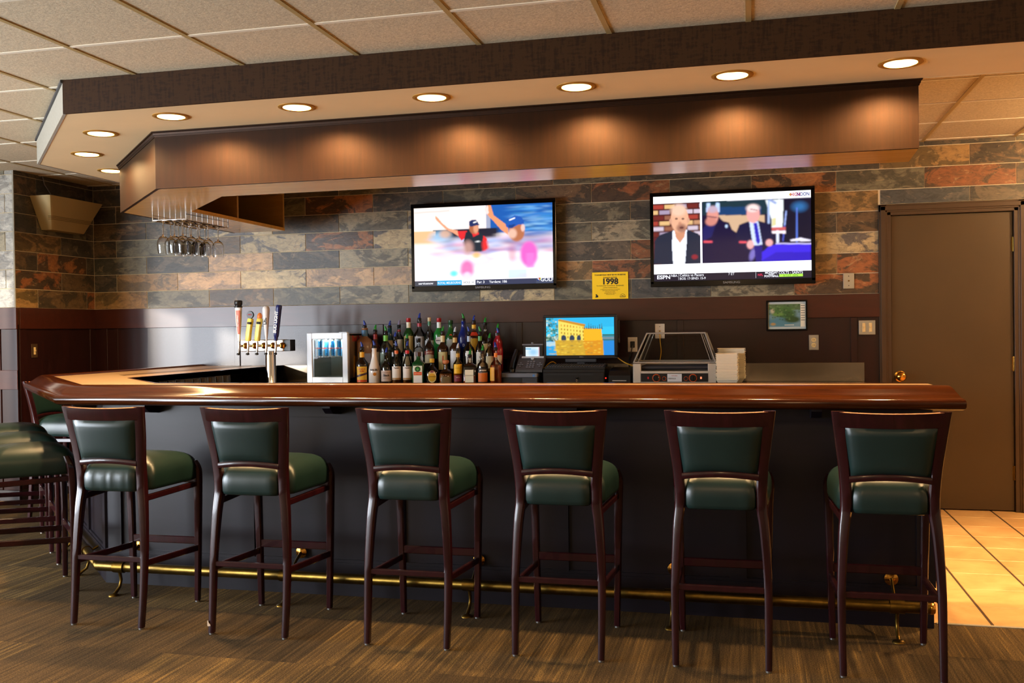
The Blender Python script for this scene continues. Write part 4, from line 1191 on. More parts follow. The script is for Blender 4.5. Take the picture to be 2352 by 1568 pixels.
# ---- wall plates
def plate(label, x, z, w, h, y, cat, name, kind, mp=None, rot=0):
    r = thing(name, label, cat, (x, y, z), rot)
    mb = MB(); mb.box(-w / 2, w / 2, -.006, 0, -h / 2, h / 2, .002); build('face_plate', mb, mp or m_plate, r)
    mb = MB()
    if kind == 'outlet':
        for s in (-1, 1):
            st = mb.lathe([(0, -.0), (.0165, 0), (.0165, .003), (0, .003)], n=20); mb.xf(st, T(0, -.005, s * .0195) @ RX(PI / 2))
        build('socket', mb, m_outlet, r)
        mb = MB()
        for s in (-1, 1):
            for dx in (-.006, .006): mb.box(dx - .0012, dx + .0012, -.0088, -.0078, s * .0195 - .005, s * .0195 + .005)
        build('slots', mb, m_ink, r)
    elif kind == 'switch2':
        for s in (-1, 1):
            mb = MB(); mb.box(s * .023 - .011, s * .023 + .011, -.009, -.005, -.033, .033, .001); mb.box(s * .023 - .004, s * .023 + .004, -.02, -.008, -.004, .01, .001); build('switch', mb, m_outlet, r)
    elif kind == 'switch':
        mb.box(-.011, .011, -.009, -.005, -.03, .03, .001); mb.box(-.004, .004, -.018, -.008, -.004, .01, .001); build('switch', mb, m_outlet, r)
    elif kind == 'coax':
        st = mb.lathe([(0, 0), (.006, 0), (.006, .008), (0, .008)], n=12); mb.xf(st, T(0, -.005, 0) @ RX(PI / 2)); build('jack', mb, m_brass, r)
        mb = MB()
        for s in (-1, 1):
            st = mb.lathe([(0, 0), (.0035, 0), (.0035, .002), (0, .002)], n=10); mb.xf(st, T(0, -.005, s * .035) @ RX(PI / 2))
        build('screw_heads', mb, m_dgrey, r)
    elif kind == 'black':
        mb.box(-.018, .018, -.012, -.005, -.025, .025, .003); build('plug', mb, m_black, r)
    return r
plate('steel cable plate with a brass jack, high on the tiles beside the door', .707, 1.685, .078, .117, YB - .009, 'wall plate', 'cable_plate', 'coax')
plate('double light switch on a steel plate next to the door frame', .832, 1.338, .116, .106, YB - .017, 'light switch', 'light_switch', 'switch2')
plate('steel outlet plate with ivory sockets, low on the wainscot left of the door', .455, 1.231, .07, .114, YB - .007, 'outlet', 'power_outlet', 'outlet')
plate('pale outlet with a black plug in it, right of the castle monitor', -.90, 1.228, .074, .114, YB - .007, 'outlet', 'power_outlet', 'black', m_white)
plate('white network outlet on the wainscot above the hot dog roller', -.688, 1.33, .074, .114, YB - .007, 'outlet', 'network_outlet', 'coax', m_white)
plate('brown and ivory light switch on the dark panelling of the short left wall', 0, 0, .07, .114, 0, 'light switch', 'light_switch', 'switch', m_casing)
bpy.context.view_layer.update()
o = [x for x in bpy.data.objects if x.name.startswith('light_switch') and x.parent is None][-1]
o.location = (XL + .007, 6.85, 1.235); o.rotation_euler = (0, 0, PI / 2)

# ---- corner speaker on the left wall
sp = thing('wall_speaker', 'beige tapered speaker box mounted high on the left wall near the corner', 'speaker', (0, 0, 0))
mb = MB()
def sec(t): # t 0 top, 1 bottom
    xo = -5.525 - .095 * t; ya = 6.83 + .13 * t; yb_ = 7.51 - .13 * t; z = 2.505 - .268 * t
    xi = XL + .009; c = .03
    return [(xi, ya, z), (xo - c, ya, z), (xo - c * .3, ya + c * .3, z), (xo, ya + c, z), (xo, yb_ - c, z), (xo - c * .3, yb_ - c * .3, z), (xo - c, yb_, z), (xi, yb_, z)]
mb.loft([sec(t) for t in (0, .02, .58, .585, .61, .615, .64, .645, .67, .675, .97, 1.0)])
build('housing', mb, m_speaker, sp, 30)
for t in (.60, .645, .69):
    g = MB(); a = [Vector(p) for p in sec(t)]; cpt = sum(a, Vector()) / 8
    g.tube([tuple(p + Vector((.0012, -.0006, 0))) for p in a[1:6]], .0028, 5); build('groove', g, plain('groove_shade', '#7d6a42', .5) if 'groove_shade' not in MATS else MATS['groove_shade'], sp)
g = MB(); g.tube([(XL + .02, 7.1, 2.5), (XL + .016, 7.06, 2.56), (XL + .014, 7.0, 2.62), (XL + .014, 6.98, 2.683)], .004, 6); build('cable', g, m_mgrey, sp)

# ---- beer tower
bt = thing('beer_tower', 'chrome five-tap beer tower standing behind the bar', 'beer tower', (-3.665, 6.985, ZK))
mb = MB(); mb.lathe([(.0, 0), (.055, 0), (.055, .008), (.042, .012), (.040, .02), (.040, .275), (0, .275)], n=32); build('column', mb, m_chrome, bt, 40)
mb = MB(); mb.box(-.235, .135, -.045, .045, .272, .365, .006); build('cross_box', mb, m_steelb, bt)
mb = MB(); mb.box(.1345, .193, -.043, .043, .274, .363, .003); build('end_cap', mb, m_black, bt)
m_navy = plain('tap_navy', '#15205a', .3); m_tapy = plain('tap_yellow', '#e2cb5c', .4); m_tapw = plain('tap_white', '#e6e2dc', .35); m_tapo = plain('tap_orange', '#e07a2c', .45)
m_tapor = plain('tap_rust', '#a04a1c', .4)
for k in range(5):
    x = -.215 + .0785 * k
    mb = MB(); st = mb.lathe([(0, 0), (.024, 0), (.024, .006), (.014, .012), (.010, .02), (.010, .045), (0, .045)], n=20); mb.xf(st, T(x + .028, -.045, .318) @ RX(PI / 2))
    f = build('faucet', mb, m_brass_pol if k else m_brass_pol, bt, 50)
    mb = MB(); mb.tube([(x + .028, -.085, .318), (x + .004, -.098, .318)], .010, 10); mb.tube([(x, -.10, .345), (x, -.10, .31), (x - .004, -.104, .26)], [.010, .011, .008], 10); build('spout', mb, m_chrome, f, 50)
    mb = MB(); mb.lathe([(0, 0), (.013, .003), (.014, .014), (.008, .02), (0, .021)], c=(x - .004, -.104, .245), n=12); build('nozzle_cap', mb, m_black, f, 50)
    mb = MB(); mb.lathe([(.006, 0), (.008, .01), (.006, .02)], c=(x, -.10, .342), n=10, cap=True); build('lever', mb, m_chrome, f, 50)
def handle(x, parts, label, tilt=0.0):
    first = None
    for mbx, m_, nm in parts:
        mbx.xf(0, T(x, -.10, .355) @ RY(tilt))
        o = build(nm, mbx, m_, bt if first is None else first, 45)
        if first is None: first = o; o['label'] = label
    return first
# 1 tall clear and rust handle
a = MB(); a.loft([[(p[0] * k, p[1] * k, z) for p in rect8(2, 1.2, .3)] for z, k in ((0, .009), (.05, .013), (.16, .022), (.255, .026), (.262, .0245))])
b = MB(); b.loft([[(p[0] * k + .004, p[1] * .3 * k - k * .62, z) for p in rect8(1.5, 1, .1)] for z, k in ((.055, .013), (.16, .0215), (.24, .025))])
c = MB(); c.lathe([(0, .262), (.030, .262), (.031, .27), (.026, .274), (.026, .282), (.030, .286), (.031, .312), (.026, .318), (0, .319)], n=20)
h1 = handle(-.215, [(a, m_tapw, 'tap_handle'), (b, m_tapor, 'label_panel'), (c, m_black, 'handle_cap')], 'tall clear-edged handle with a rust label and black cap')
text('lettering', 'OCTOBERFEST', .017, m_tapw, h1, T(-.211, -.1225, .515) @ RY(-PI / 2), .0004, sx=.82)
# 2 and 3 yellow handles
def yellow(x, cap_col, tilt, label, disc):
    a = MB(); a.loft([[(p[0] * k + off, p[1] * k, z) for p in rect8(2, 1.4, .4)] for z, k, off in ((0, .019, 0), (.012, .022, 0), (.06, .0225, .002), (.11, .022, .007), (.15, .024, .012), (.172, .022, .014), (.18, .012, .01))])
    c = MB()
    if disc:
        st = c.lathe([(0, -.009), (.028, -.009), (.031, 0), (.028, .009), (0, .009)], n=24); c.xf(st, T(.012, -.004, .205) @ RX(PI / 2))
    else:
        c.loft([[(p[0] * k + .012, p[1] * k, z) for p in rect8(2, 1.5, .6)] for z, k in ((.168, .012), (.18, .02), (.2, .02), (.215, .012), (.22, .004))])
    d = MB(); d.box(.002, .03, -.031, -.0, .132, .150, .001)
    return handle(x, [(a, m_tapy, 'tap_handle'), (c, cap_col, 'handle_cap'), (d, m_ink, 'label_panel')], label, tilt)
h2 = yellow(-.1365, m_black, .06, 'yellow curved handle topped by a black disc', True)
text('lettering', 'AMBER', .014, m_red, h2, T(-.112, -.1145, .56), .0004, sx=.8)
h3 = yellow(-.058, m_tapo, .06, 'yellow curved handle with an orange top', False)
a = MB(); a.lathe([(0, 0), (.007, 0), (.008, .02), (.0125, .05), (.017, .1), (.023, .17), (.0275, .225), (.028, .245), (.024, .262), (.012, .27), (0, .271)], n=24)
h4 = handle(.0205, [(a, m_tapw, 'tap_handle')], 'white bat-shaped handle lettered in black')
text('lettering', 'Lite', .036, m_ink, h4, T(.0205, -.122, .508) @ RY(-PI / 2), .0006, bold=.0012)
a = MB(); a.lathe([(0, 0), (.013, 0), (.015, .012), (.015, .03), (.019, .034), (.019, .05), (.020, .055), (.0215, .24), (.023, .25), (.0225, .272), (.018, .278), (0, .279)], n=24)
h5 = handle(.099, [(a, m_navy, 'tap_handle')], 'navy cylindrical handle lettered in white', .12)
text('lettering', 'BUD LIGHT', .034, m_tapw, h5, T(.099, -.10, .355) @ RY(.12) @ T(-.004, -.0228, .145) @ RY(-PI / 2), .0006, sx=.98, bold=.0012)

# ---- small glass-fronted fridge
fg = thing('mini_fridge', 'small white-framed glass door fridge with blue cans, beside the bottles', 'mini fridge', (-3.215, 7.05, ZK))
m_fside = plain('fridge_side', '#6b5a48', .4); m_fin = plain('fridge_inside', '#96a09c', .5)
w = .173
mb = MB(); mb.box(-w, w, .045, .063, .035, .40, .002); mb.box(-w, w, .44, .455, .035, .40); mb.box(-w, -w + .015, .04, .44, .035, .40); mb.box(w - .015, w, .04, .44, .035, .40, .002); mb.box(-w, w, .04, .44, .035, .055); mb.box(-w, w, .04, .44, .385, .402, .002)
mb = MB(); mb.box(-w, w, .42, .44, .035, .40); mb.box(-w, -w + .015, .04, .44, .035, .40, .002); mb.box(w - .015, w, .04, .44, .035, .40, .002); mb.box(-w, w, .04, .44, .035, .055); mb.box(-w, w, .04, .44, .385, .402, .002)
build('cabinet', mb, m_fside, fg)
mb = MB(); mb.box(-w + .016, w - .016, .412, .418, .056, .384); mb.box(-w + .016, -w + .019, .05, .41, .056, .384); mb.box(w - .019, w - .016, .05, .41, .056, .384); mb.box(-w + .016, w - .016, .05, .41, .056, .058); build('lining', mb, m_fin, fg)
fd = MB(); fd.box(-w + .044, w - .044, 0, .036, .362, .412, .003); fd.box(-w + .044, w - .044, 0, .036, .022, .066, .003); fd.box(-w, -w + .046, 0, .036, .022, .412, .004); fd.box(w - .046, w, 0, .036, .022, .412, .004)
fdo = build('door', fd, m_silver, fg)
mb = MB(); mb.quad((-w + .034, .014, .06), (w - .034, .014, .06), (w - .034, .014, .367), (-w + .034, .014, .367)); build('glass', mb, m_pane, fdo)
mb = MB(); mb.box(w - .07, w - .005, -.004, .03, .411, .417, .002); build('handle', mb, m_silver, fdo)
mb = MB()
for x in np.linspace(-w + .03, w - .03, 12): mb.tube([(x, .06, .222), (x, .4, .222)], .0016, 5)
mb.tube([(-w + .018, .075, .222), (w - .018, .075, .222)], .0024, 6); mb.tube([(-w + .018, .25, .222), (w - .018, .25, .222)], .0024, 6); mb.tube([(-w + .018, .06, .25), (w - .018, .06, .25)], .002, 6)
build('wire_shelf', mb, m_chrome, fg, 60)
mb = MB(); mb.box(-w + .01, w - .01, .02, .42, 0, .034, .004); build('base', mb, m_black, fg)
mb = MB(); st = mb.lathe([(0, 0), (.008, 0), (.008, .006), (0, .006)], n=14); mb.xf(st, T(0, .02, .017) @ RX(PI / 2)); build('lock', mb, m_chrome, fg)
text('lettering', 'Red Bull', .066, plain('fridge_red', '#a81818', .5), fg, T(w + .001, .19, .362) @ RZ(PI / 2), .0005, sx=.9, bold=.001)
mb = MB(); mb.prism([(.10, .06), (.30, .06), (.20, .22), (.12, .23)], 0, .001); mb.v = [(w + .0005 + z, x, y) for x, y, z in mb.v]; build('side_panel_print', mb, plain('fridge_gold', '#b8860f', .5), fg)
m_can = plain('can_blue', '#2f8ec4', .3, .3); m_cans = plain('can_silver', '#b9d4e2', .28, .6); m_canr = plain('can_red', '#b8404a', .4)
fl_ = bpy.data.lights.new('fridge_lamp', 'POINT'); fl_.energy = 5.0; fl_.color = (.85, .95, 1); fl_.shadow_soft_size = .02
fo_ = bpy.data.objects.new('fridge_lamp', fl_); COL.objects.link(fo_); fo_.parent = fg; fo_.location = (0, .05, .366)
c0 = None
for k in range(5):
    loc = (-3.215 - .108 + .0545 * k, 7.125, ZK + .2245)
    if c0 is None:
        c0 = thing('drink_can', 'slim blue and silver can on the shelf of the glass door fridge', 'can', loc, 0, 'cans in the small fridge')
        mb = MB(); mb.lathe([(0, 0), (.021, 0), (.0255, .006), (.0255, .122), (.021, .131), (.0205, .134), (.019, .131), (0, .130)], n=24); build('can_body', mb, m_cans, c0, 40)
        mb = MB()
        for a0, a1 in ((-2.9, -2.0), (-1.2, -.2)):
            for z0, z1 in ((.008, .06), (.072, .121)):
                mb.loft([[(.0258 * math.cos(a0 + (a1 - a0) * t / 8), .0258 * math.sin(a0 + (a1 - a0) * t / 8), z) for t in range(9)] for z in (z0, z1)], False, closed=False)
        build('can_print', mb, m_can, c0, recalc=False)
        mb = MB(); mb.loft([[(.0259 * math.cos(-2.6 + 2.0 * t / 10), .0259 * math.sin(-2.6 + 2.0 * t / 10), z) for t in range(11)] for z in (.062, .070)], False, closed=False); build('can_mark', mb, m_canr, c0, recalc=False)
    else: dup(c0, loc)

# ---- desk phone on a small grey unit
cp = thing('card_printer', 'low grey and black unit under the desk phone', 'printer', (-1.70, 7.10, ZK))
mb = MB(); mb.box(-.148, .148, 0, .26, .004, .058, .003); build('body', mb, m_dgrey, cp)
mb = MB(); mb.box(-.148, .148, -.002, .26, .058, .09, .004); build('lid', mb, m_mgrey, cp)
mb = MB(); mb.box(-.14, .03, -.003, .002, .010, .054); build('front_panel', mb, m_black, cp)
mb = MB(); mb.box(-.13, -.10, -.012, .0, 0, .004); mb.box(.10, .13, .0, .2, 0, .004); build('foot', mb, m_black, cp)
mb = MB(); mb.box(.115, .13, -.0025, 0, .065, .08); build('sticker', mb, plain('blue_sticker', '#3f78b8', .5), cp)
ph = thing('desk_phone', 'black office phone with a lit colour screen, left of the monitor', 'telephone', (-1.67, 7.13, ZK + .09), 0)
m_phone = plain('phone_grey', '#3b3837', .5)
mb = MB(); mb.loft([[(-.055, 0, .006), (.15, 0, .006), (.15, .16, .10), (-.055, .16, .10)], [(-.055, 0, .024), (.15, 0, .024), (.15, .15, .135), (-.055, .15, .135)]]); build('body', mb, m_phone, ph)
mb = MB(); mb.box(-.03, .14, .05, .17, 0, .012, .002); mb.box(.0, .1, .13, .16, 0, .12); build('foot', mb, m_black, ph)
mb = MB(); mb.box(-.028, .13, .128, .150, .105, .212, .006); build('screen_housing', mb, m_black, ph)
mb = MB(); mb.box(-.03, .132, .126, .15, .205, .216, .003); st = mb.lathe([(0, 0), (.010, .002), (.010, .012), (0, .014)], c=(.05, .135, .216), n=14); build('camera_bar', mb, m_mgrey, ph)
cv = Canvas(40, 26, '#dff0ff'); cv.ell(.55, .55, .3, .35, '#9fd0f0', 1, .6); cv.rect(0, .1, .4, .25, '#58b0d8', .8); cv.rect(.93, 0, 1, 1, '#c86a6a', .6)
screen_mesh('screen', cv, -.003, .105, .122, .192, .1274, ph, 1.1)
mb = MB(); mb.loft([[(-.03, .112, .108), (.14, .112, .108), (.14, .125, .118), (-.03, .125, .118)], [(-.03, .108, .112), (.14, .108, .112), (.14, .12, .122), (-.03, .12, .122)]]); st = mb.lathe([(0, 0), (.013, 0), (.012, .006), (0, .007)], n=18); mb.xf(st, T(.055, .108, .106) @ RX(PI / 2 - .6)); build('silver_trim', mb, m_silver, ph)
mb = MB()
for i in range(3):
    for j in range(4):
        st = len(mb.v); mb.box(-.008, .008, -.005, .005, 0, .004, .001); mb.xf(st, T(.03 + .022 * i, .022 + .018 * j, .043 + .0132 * j) @ RX(.64))
for (i, j) in [(0, 1), (1, 0), (1, 2), (2, 1), (1, 1)]:
    for x0 in (-.045, .103):
        st = len(mb.v); mb.box(-.006, .006, -.004, .004, 0, .004, .001); mb.xf(st, T(x0 + .014 * i + .006, .03 + .016 * j, .049 + .0118 * j) @ RX(.64))
build('keypad', mb, m_mgrey, ph)
mb = MB(); mb.tube([(-.085, .01, .03), (-.088, .05, .075), (-.085, .11, .125), (-.078, .155, .165)], [.018, .017, .017, .019], 12); st = mb.lathe([(0, 0), (.02, 0), (.022, .02), (.016, .03), (0, .032)], c=(-.085, .012, .005), n=16); build('handset', mb, m_black, ph, 60)

# ---- cash drawer, keyboard, receipt printer
cd = thing('cash_drawer', 'black cash drawer with a key in its lock, under the monitor', 'cash drawer', (-1.283, 7.12, ZK))
mb = MB(); mb.box(-.232, .232, .012, .42, .004, .118, .004); build('case', mb, m_black, cd)
mb = MB(); mb.box(-.228, .228, 0, .014, .008, .095, .004); build('drawer_front', mb, m_dgrey if False else m_black, cd)
mb = MB()
for a, b in ((-.21, -.07), (-.06, .03), (.05, .15)): mb.box(a, b, -.002, .002, .076, .084)
build('media_slot', mb, m_ink, cd)
mb = MB(); st = mb.lathe([(0, 0), (.01, 0), (.01, .006), (0, .006)], n=14); mb.xf(st, T(.03, 0, .052) @ RX(PI / 2)); mb.box(.0285, .0315, -.022, -.005, .046, .058); mb.tube([(.03, -.02, .044), (.036, -.02, .034), (.03, -.02, .024), (.024, -.02, .034), (.03, -.02, .044)], .0013, 5); build('lock', mb, m_chrome, cd)
mb = MB()
for x in (-.2, .2):
    for y in (.04, .38): mb.box(x - .012, x + .012, y - .012, y + .012, 0, .004)
build('foot', mb, m_black, cd)
kb = thing('keyboard', 'black keyboard lying on top of the cash drawer', 'keyboard', (-1.275, 7.14, ZK + .118))
mb = MB(); mb.loft([[(-.225, 0, .0), (.225, 0, 0), (.225, .0, .012), (-.225, 0, .012)], [(-.225, .15, .0), (.225, .15, 0), (.225, .15, .03), (-.225, .15, .03)]]); build('case', mb, m_black, kb)
mb = MB()
for j in range(6):
    for i in range(22):
        x = -.215 + .0195 * i + (.004 if j % 2 else 0); y = .012 + .0225 * j; z = .012 + y * .12
        mb.loft([[(x, y, z), (x + .017, y, z), (x + .017, y + .018, z + .002), (x, y + .018, z + .002)], [(x + .002, y + .002, z + .008), (x + .015, y + .002, z + .008), (x + .015, y + .015, z + .01), (x + .002, y + .015, z + .01)]])
build('keys', mb, m_dgrey, kb)
rp = thing('receipt_printer', 'small black receipt printer between the cash drawer and the hot dog roller', 'printer', (-.945, 7.12, ZK))
mb = MB(); mb.loft([[(-.075, 0, 0), (.085, 0, 0), (.085, .2, 0), (-.075, .2, 0)], [(-.075, 0, .07), (.085, 0, .07), (.085, .2, .07), (-.075, .2, .07)], [(-.07, .03, .105), (.08, .03, .105), (.08, .2, .125), (-.07, .2, .125)]]); build('body', mb, m_black, rp)
mb = MB(); mb.box(-.05, .06, -.004, .002, .028, .044, .001); build('paper_slot', mb, m_ink, rp)
mb = MB(); mb.box(-.046, .056, -.008, .0, .031, .034); build('paper_edge', mb, m_offwhite, rp)
mb = MB(); st = mb.lathe([(0, 0), (.006, 0), (.005, .004), (0, .005)], n=12); mb.xf(st, T(-.095, -.0, .052) @ RX(PI / 2)); build('status_light', mb, emitter('red_led', '#ff3020', 1.5), rp)
# cables
m_ycab = plain('yellow_cable', '#d6a21c', .5)
def cable(label, pts, r, m):
    c = bpy.data.curves.new('cable', 'CURVE'); c.dimensions = '3D'; c.bevel_depth = r; c.bevel_resolution = 3
    s = c.splines.new('NURBS'); s.points.add(len(pts) - 1); s.use_endpoint_u = True; s.order_u = 4
    for p, q_ in zip(s.points, pts): p.co = (*q_, 1)
    me_o = bpy.data.objects.new('cable', c)
    me = bpy.data.meshes.new_from_object(me_o); bpy.data.objects.remove(me_o)
    me.materials.clear(); me.materials.append(m); me.polygons.foreach_set('use_smooth', [True] * len(me.polygons))
    return tag(link(bpy.data.objects.new('cable', me)), label, 'cable')
cable('yellow network cable hanging from the outlet behind the hot dog roller hood', [(-.688, YB - .018, 1.32), (-.688, YB - .03, 1.26), (-.675, YB - .04, 1.2), (-.68, YB - .03, 1.13), (-.70, YB - .04, 1.06), (-.72, YB - .03, .945)], .0035, m_ycab)
cable('yellow network cable looping between the phone and the cash drawer', [(-1.535, 7.40, ZK + .01), (-1.53, 7.2, ZK + .09), (-1.535, 7.16, ZK + .14), (-1.545, 7.3, ZK + .10), (-1.535, 7.5, ZK + .17), (-1.50, 7.56, ZK + .16), (-1.47, 7.57, ZK + .1)], .004, m_ycab)
cable('yellow network cable draped behind the receipt printer', [(-1.03, 7.45, 1.16), (-.98, 7.44, 1.12), (-.93, 7.42, 1.085), (-.87, 7.42, 1.07), (-.83, 7.45, 1.05)], .004, m_ycab)
cable('black power cord hanging from the pale outlet right of the monitor', [(-.90, YB - .02, 1.22), (-.905, YB - .05, 1.17), (-.925, YB - .05, 1.12), (-.93, YB - .04, 1.06), (-.91, YB - .04, .945)], .005, m_black)

# ---- hot dog roller grill with hood
hr = thing('hot_dog_roller', 'stainless hot dog roller grill under a clear sneeze hood', 'roller grill', (-.54, 7.08, ZK))
m_panel = plain('roller_panel_black', '#121214', .35)
mb = MB()
mb.box(-.295, -.238, 0, .40, .008, .158, .003); mb.box(.238, .295, 0, .40, .008, .158, .003); mb.box(-.24, .24, .002, .02, .008, .03); mb.box(-.24, .24, .0, .02, .086, .104, .002); mb.box(-.24, .24, .38, .40, .008, .158); mb.box(-.24, .24, .02, .39, .07, .085)
build('body', mb, m_steelb, hr)
mb = MB(); mb.box(-.238, .238, -.004, .004, .026, .086, .002); build('control_panel', mb, m_panel, hr)
mb = MB(); mb.box(-.048, .055, -.0065, -.003, .028, .084, .001); build('name_plate', mb, m_silver, hr)
text('lettering', 'nemco', .02, m_ink, hr, T(-.015, -.007, .052), .0003, sx=1.0); text('lettering', 'HOT DOG', .009, m_red, hr, T(.003, -.007, .07), .0003)
m_ko = plain('knob_orange_ring', '#c8541c', .4)
for s in (-1, 1):
    x = .003 + s * .13
    mb = MB(); st = mb.lathe([(.0, 0), (.029, 0), (.029, .0015), (0, .0015)], n=28); mb.xf(st, T(x, -.004, .054) @ RX(PI / 2)); dl = build('dial_ring', mb, m_ko, hr)
    mb = MB(); st = mb.lathe([(0, 0), (.024, 0), (.022, .014), (.018, .018), (0, .018)], n=24); mb.xf(st, T(x, -.005, .054) @ RX(PI / 2)); mb.box(x - .003, x + .003, -.030, -.02, .036, .074, .001); build('knob', mb, m_black, hr)
    mb = MB(); st = mb.lathe([(.013, 0), (.015, 0), (.015, .001), (.013, .001)], n=24); mb.xf(st, T(x - s * .056 if s < 0 else x - .05, -.0045, .05) @ RX(PI / 2)); build('dial_ring', mb, m_ko, hr)
for x, m_ in ((-.185, m_red), (.19, emitter('pilot_amber', '#ff8a60', 1.4))):
    mb = MB(); mb.box(x - .006, x + .006, -.009, -.003, .047, .063, .001); build('pilot_light', mb, m_, hr)
for k in range(9):
    mb = MB(); mb.tube([(-.236, .045 + .038 * k, .128), (.236, .045 + .038 * k, .128)], .0145, 14); build('roller', mb, m_dgrey, hr, 50)
mb = MB()
B = [(-.29, .01, .166), (.29, .01, .166), (.29, .395, .166), (-.29, .395, .166)]; Tt = [(-.205, .13, .375), (.215, .13, .375), (.215, .36, .375), (-.205, .36, .375)]
for i in range(4): mb.quad(B[i], B[(i + 1) % 4], Tt[(i + 1) % 4], Tt[i])
mb.quad(*Tt)
hood = build('hood', mb, m_pane, hr, recalc=True)
m_edge = plain('hood_edge', '#d6d2ca', .15, .2, trans=.6)
mb = MB()
for i in range(4): mb.tube([B[i], Tt[i]], .006, 8); mb.tube([Tt[i], Tt[(i + 1) % 4]], .006, 8); mb.tube([B[i], B[(i + 1) % 4]], .006, 8)
for i in (0, 3): mb.tube([(B[i][0] + .03, B[i][1], .166), (Tt[i][0] + .03, Tt[i][1], .375)], .003, 6)
for i in (1, 2): mb.tube([(B[i][0] - .03, B[i][1], .166), (Tt[i][0] - .03, Tt[i][1], .375)], .003, 6)
build('hood_edge', mb, m_edge, hood, 60)
mb = MB()
for x in (-.26, .26):
    for y in (.04, .36): mb.box(x - .015, x + .015, y - .015, y + .015, 0, .008)
build('foot', mb, m_black, hr)

# ---- stacks of paper food trays
m_tray = plain('paper_tray', '#e6dfcb', .65)
def tray_mesh(w, l, h):
    mbt = MB(); t = .0015
    o0 = [(-w * .5, -l * .5), (w * .5, -l * .5), (w * .5, l * .5), (-w * .5, l * .5)]; s = .72
    lo = [(x * s, y * s, 0) for x, y in o0]; hi = [(x, y, h) for x, y in o0]; hi2 = [(x * 1.06, y * 1.05, h) for x, y in o0]; hi3 = [(x * .985, y * .985, h) for x, y in o0]; li = [(x * s * .98, y * s * .98, t) for x, y in o0]
    mbt.loft([lo, hi, hi2, [(x, y, h + t) for x, y, _ in hi2], [(x, y, h + t) for x, y, _ in hi3], li], True)
    return mbt
t0 = build('food_tray', tray_mesh(.150, .20, .042), m_tray); t1 = build('food_tray', tray_mesh(.19, .22, .042), m_tray)
for k in range(16):
    o = t0 if k == 0 else t0.copy()
    if k: COL.objects.link(o)
    o.location = (-.168 + random.uniform(-.002, .002), 7.12 + random.uniform(-.003, .003), ZK + .0005 + .0122 * k); o.rotation_euler.z = random.uniform(-.02, .02)
    tag(o, 'white paper food tray in the front stack right of the hot dog roller', 'food tray', 'front stack of paper trays')
for k in range(19):
    o = t1 if k == 0 else t1.copy()
    if k: COL.objects.link(o)
    o.location = (-.142 + random.uniform(-.002, .002), 7.345 + random.uniform(-.003, .003), ZK + .0005 + .0119 * k); o.rotation_euler.z = random.uniform(-.02, .02)
    tag(o, 'white paper food tray in the taller wider stack behind, near the steel backsplash', 'food tray', 'rear stack of paper trays')
m_dishw = m_dgrey
kn = MB(); kn.box(-.03, .03, -.012, .012, 0, .012, .004); o = build('bottle_opener', kn, m_black); o.location = (-3.52, 6.97, ZK); o.rotation_euler = (0, 0, .4); tag(o, 'small black tool lying on the steel counter by the beer tower', 'bar tool')
# ================================================================== BOTTLES
bs = MB(); bs.box(-3.03, -1.84, 7.165, 7.335, ZK, ZK + .10, .003)
o = build('bottle_riser', bs, m_blackg); tag(o, 'low black riser under the middle row of liquor bottles', 'bottle display')
bs = MB(); bs.box(-3.03, -1.84, 7.337, 7.52, ZK, ZK + .195, .003)
o = build('bottle_riser', bs, m_blackg); tag(o, 'tall black riser under the back row of liquor bottles', 'bottle display')
SP = {'blue': '#1c3aa0', 'green': '#128a2e', 'clear': '#cfd6e4', 'purple': '#8c86a8', 'gold': '#c8a23c', 'black': '#111111', 'red': '#9c1820', 'cork': '#b8734a', 'wood': '#c8b088', 'dgreen': '#0f3a1c', 'brown': '#3a1c14'}
def cmat(h, rough=.35, metal=0.0, trans=0.0):
    k = 'c_%s_%g_%g_%g' % (h, rough, metal, trans)
    return MATS.get(k) or plain(k, h, rough, metal, trans=trans)
def gmat(h):
    k = 'glass_' + h
    return MATS.get(k) or thin_glass(k, h, 1.6)
def lmat(h):
    k = 'liquid_' + h
    if k in MATS: return MATS[k]
    m = plain(k, h, .12, trans=.25, ior=1.2)
    return m
def sup(r, n, th):
    c, s = math.cos(th), math.sin(th); e = 2.0 / n
    return (r * abs(c) ** e * (1 if c >= 0 else -1), r * abs(s) ** e * (1 if s >= 0 else -1))
def ring(r, z, n, k=24, ry=1.0): return [(sup(r, n, 2 * PI * i / k)[0], sup(r, n, 2 * PI * i / k)[1] * ry, z) for i in range(k)]
